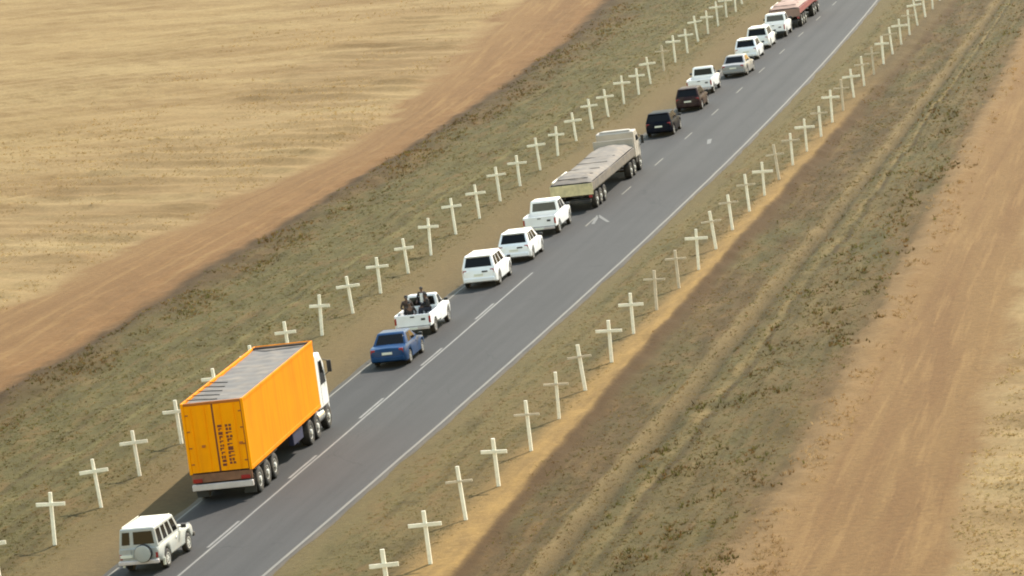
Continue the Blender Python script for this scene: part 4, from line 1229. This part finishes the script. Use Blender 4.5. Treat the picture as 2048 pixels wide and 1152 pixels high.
def person(par, loc, rz, pose, shirt, trousers, label, lean=0.0, front=None):
    t = bpy.data.objects.new('person', None)
    COL.objects.link(t)
    t.empty_display_size = 0.2
    mw = par.matrix_basis.copy() if par.matrix_basis else Matrix()
    p = Matrix.Translation(par.location) @ Matrix.Rotation(par.rotation_euler[2], 4, 'Z') @ Vector(loc)
    t.location = p
    t.rotation_euler = (0, 0, par.rotation_euler[2] + rz)
    tag(t, label, 'person', 'people riding in the pickup bed')
    # joints (facing +y); pelvis at given height
    if pose == 'stand':
        hip = 0.90
        J = {'pel': (0, 0, hip), 'wst': (0, .01, hip + .16), 'chs': (0, .0 + lean, hip + .38), 'nck': (0, lean, hip + .56), 'hed': (0, lean + .03, hip + .68), 'top': (0, lean + .02, hip + .80)}
        legs = [[(.09, 0, hip - .05), (.11, .03, .48), (.12, -.01, .09), (.13, .14, .04)], [(-.09, 0, hip - .05), (-.11, .05, .48), (-.13, .0, .09), (-.14, .15, .04)]]
        arms = [[(.19, lean, hip + .48), (.28, .02, hip + .20), (.26, .20, hip + .06)], [(-.19, lean, hip + .48), (-.27, .05, hip + .20), (-.22, .22, hip + .10)]]
    else:
        hip = 0.46 if pose == 'sit' else 0.24
        k = 0.44
        J = {'pel': (0, 0, hip), 'wst': (0, -.02, hip + .16), 'chs': (0, .0 + lean, hip + .36), 'nck': (0, lean + .02, hip + .54), 'hed': (0, lean + .05, hip + .66), 'top': (0, lean + .04, hip + .78)}
        legs = [[(.09, .02, hip), (.14, .40, hip + .06), (.13, .46, .08), (.14, .60, .04)], [(-.09, .02, hip), (-.13, .42, hip + .05), (-.13, .44, .08), (-.15, .58, .04)]]
        arms = [[(.19, lean, hip + .46), (.30, .06, hip + .20), (.18, .30, hip + .14)], [(-.19, lean, hip + .46), (-.29, .08, hip + .20), (-.17, .32, hip + .14)]]
    V, E, R = [], [], []
    def chain(pts, rad, start=None):
        pr = start
        for q, r in zip(pts, rad):
            V.append(q)
            R.append(r)
            if pr is not None:
                E.append((pr, len(V) - 1))
            pr = len(V) - 1
        return pr
    chain([J['pel'], J['wst'], J['chs'], J['nck']], [(.15, .11), (.135, .095), (.165, .105), (.055, .055)])
    i_nck = 3
    hx, hy, hz = J['hed']
    chain([(hx, hy - .005, hz - .045), (hx, hy, hz + .02), (hx, hy - .005, hz + .10)], [(.062, .07), (.078, .092), (.062, .075)], i_nck)
    for lg in legs:
        chain(lg, [.085, .06, .042, (.04, .03)], 0)
    hands = []
    for am in arms:
        e = chain(am, [.055, .042, .030], 2)
        a, b = Vector(am[1]), Vector(am[2])
        d = (b - a).normalized()
        sd = d.cross(Vector((0, 0, 1))).normalized()
        dn = sd.cross(d)
        palm = b + d * 0.07
        V.append(tuple(palm))
        R.append((.040, .018))
        E.append((e, len(V) - 1))
        ip = len(V) - 1
        for f_ in range(4):
            off = sd * ((f_ - 1.5) * 0.021)
            ln = (0.062, 0.072, 0.068, 0.052)[f_]
            chain([tuple(palm + d * 0.045 + off), tuple(palm + d * (0.045 + ln * 0.6) + off - dn * -0.012), tuple(palm + d * (0.03 + ln) + off + dn * 0.035)], [.0095, .0088, .0075], ip)
        chain([tuple(b + d * 0.045 + sd * (0.045 if am[0][0] < 0 else -0.045)), tuple(b + d * 0.085 + sd * (0.062 if am[0][0] < 0 else -0.062) + dn * 0.02)], [.011, .009], e)
    body = skin_mesh('body', V, E, R, M['skin'], t, 1)
    # nose, ears, hair
    mb = MB()
    mb.hexa([(hx - .016, hy + .080, hz - .012), (hx + .016, hy + .080, hz - .012), (hx + .014, hy + .112, hz - .010), (hx - .014, hy + .112, hz - .010)],
            [(hx - .008, hy + .080, hz + .040), (hx + .008, hy + .080, hz + .040), (hx + .006, hy + .090, hz + .040), (hx - .006, hy + .090, hz + .040)])
    mb.build('nose', M['skin'], t, 0.004)
    for s in (-1, 1):
        MB().hexa([(hx + s * .074, hy - .012, hz - .02), (hx + s * .092, hy - .018, hz - .02), (hx + s * .092, hy + .012, hz - .02), (hx + s * .074, hy + .012, hz - .02)][::s],
                  [(hx + s * .074, hy - .014, hz + .04), (hx + s * .096, hy - .022, hz + .04), (hx + s * .096, hy + .012, hz + .04), (hx + s * .074, hy + .012, hz + .04)][::s]).build('ear', M['skin'], t, 0.004)
        MB().hexa([(hx + s * .03 - .012, hy + .086, hz + .028), (hx + s * .03 + .012, hy + .086, hz + .028), (hx + s * .03 + .012, hy + .095, hz + .028), (hx + s * .03 - .012, hy + .095, hz + .028)],
                  [(hx + s * .03 - .010, hy + .086, hz + .040), (hx + s * .03 + .010, hy + .086, hz + .040), (hx + s * .03 + .010, hy + .093, hz + .040), (hx + s * .03 - .010, hy + .093, hz + .040)]).build('eye', M['cloth_white'], t)
    MB().box(hx - .026, hx + .026, hy + .078, hy + .094, hz - .042, hz - .030).build('mouth', M['cloth_brown'], t, 0.004)
    ring, sl = 14, 5
    HV, HF = [], []
    for j in range(sl + 1):
        a = (math.pi / 2) * j / sl
        for i in range(ring):
            b = 2 * math.pi * i / ring
            back = -math.sin(b)
            HV.append((hx + .094 * math.cos(b) * math.cos(a), hy - .008 + .108 * math.sin(b) * math.cos(a), hz + .035 - (0.05 * max(0, back) if j == 0 else 0) + .092 * math.sin(a)))
    for j in range(sl):
        for i in range(ring):
            HF.append((j * ring + i, j * ring + (i + 1) % ring, (j + 1) * ring + (i + 1) % ring, (j + 1) * ring + i))
    MB().add(HV, HF).build('hair', M['hair'], t)
    # clothes: shirt with sleeves, trousers, shoes
    V, E, R = [], [], []
    pel = Vector(J['pel'])
    chain([tuple(pel + Vector((0, 0, .02))), J['wst'], J['chs'], tuple(Vector(J['nck']) - Vector((0, 0, .045)))], [(.165, .125), (.155, .115), (.18, .122), (.075, .07)])
    for am in arms:
        a, b, c = [Vector(q) for q in am]
        chain([tuple(a), tuple(b), tuple(b + (c - b) * 0.82)], [.068, .055, .045], 2)
    skin_mesh('shirt', V, E, R, M[shirt], t, 1)
    V, E, R = [], [], []
    chain([tuple(pel - Vector((0, 0, .0)))], [(.16, .122)])
    for lg in legs:
        chain([lg[0], lg[1], tuple(Vector(lg[2]) + Vector((0, 0, .02)))], [.10, .074, .058], 0)
    skin_mesh('trousers', V, E, R, M[trousers], t, 1)
    for lg in legs:
        a, b = Vector(lg[2]), Vector(lg[3])
        MB().hexa([(a.x - .045, a.y - .06, 0), (a.x + .045, a.y - .06, 0), (b.x + .05, b.y + .06, 0), (b.x - .05, b.y + .06, 0)],
                  [(a.x - .04, a.y - .05, .10), (a.x + .04, a.y - .05, .10), (b.x + .035, b.y + .04, .055), (b.x - .035, b.y + .04, .055)]).build('shoe', M['cloth_black'], t, 0.015)
    if front:
        q = Vector(J['chs'])
        w = Vector(J['wst'])
        MB().hexa([(-.085, pel.y + .10, pel.z - .10), (.085, pel.y + .10, pel.z - .10), (.085, pel.y + .145, pel.z - .10), (-.085, pel.y + .145, pel.z - .10)],
                  [(-.085, q.y + .09, q.z + .08), (.085, q.y + .09, q.z + .08), (.075, q.y + .135, q.z + .08), (-.075, q.y + .135, q.z + .08)]).build('shirt_front', M[front], t, 0.012)
    return t
ZF = 0.66
P1 = person(PK, (0.20, 1.75, ZF), math.pi - 0.15, 'stand', 'cloth_black', 'cloth_denim', 'person standing in the pickup bed in a black jacket over a white shirt', front='cloth_white')
P1.scale = (0.9, 0.9, 0.88)
person(PK, (-0.48, 1.25, ZF), math.pi + 0.35, 'sit', 'cloth_brown', 'cloth_black', 'person in dark brown seated at the left side of the pickup bed')
person(PK, (0.50, 1.45, ZF), math.pi / 2 + 0.4, 'sit', 'cloth_black', 'cloth_denim', 'person in black seated at the right side of the pickup bed', lean=0.04)
person(PK, (-0.22, 0.72, ZF), math.pi + 0.1, 'low', 'cloth_black', 'cloth_brown', 'person crouching low behind the pickup tailgate in black', lean=0.05)
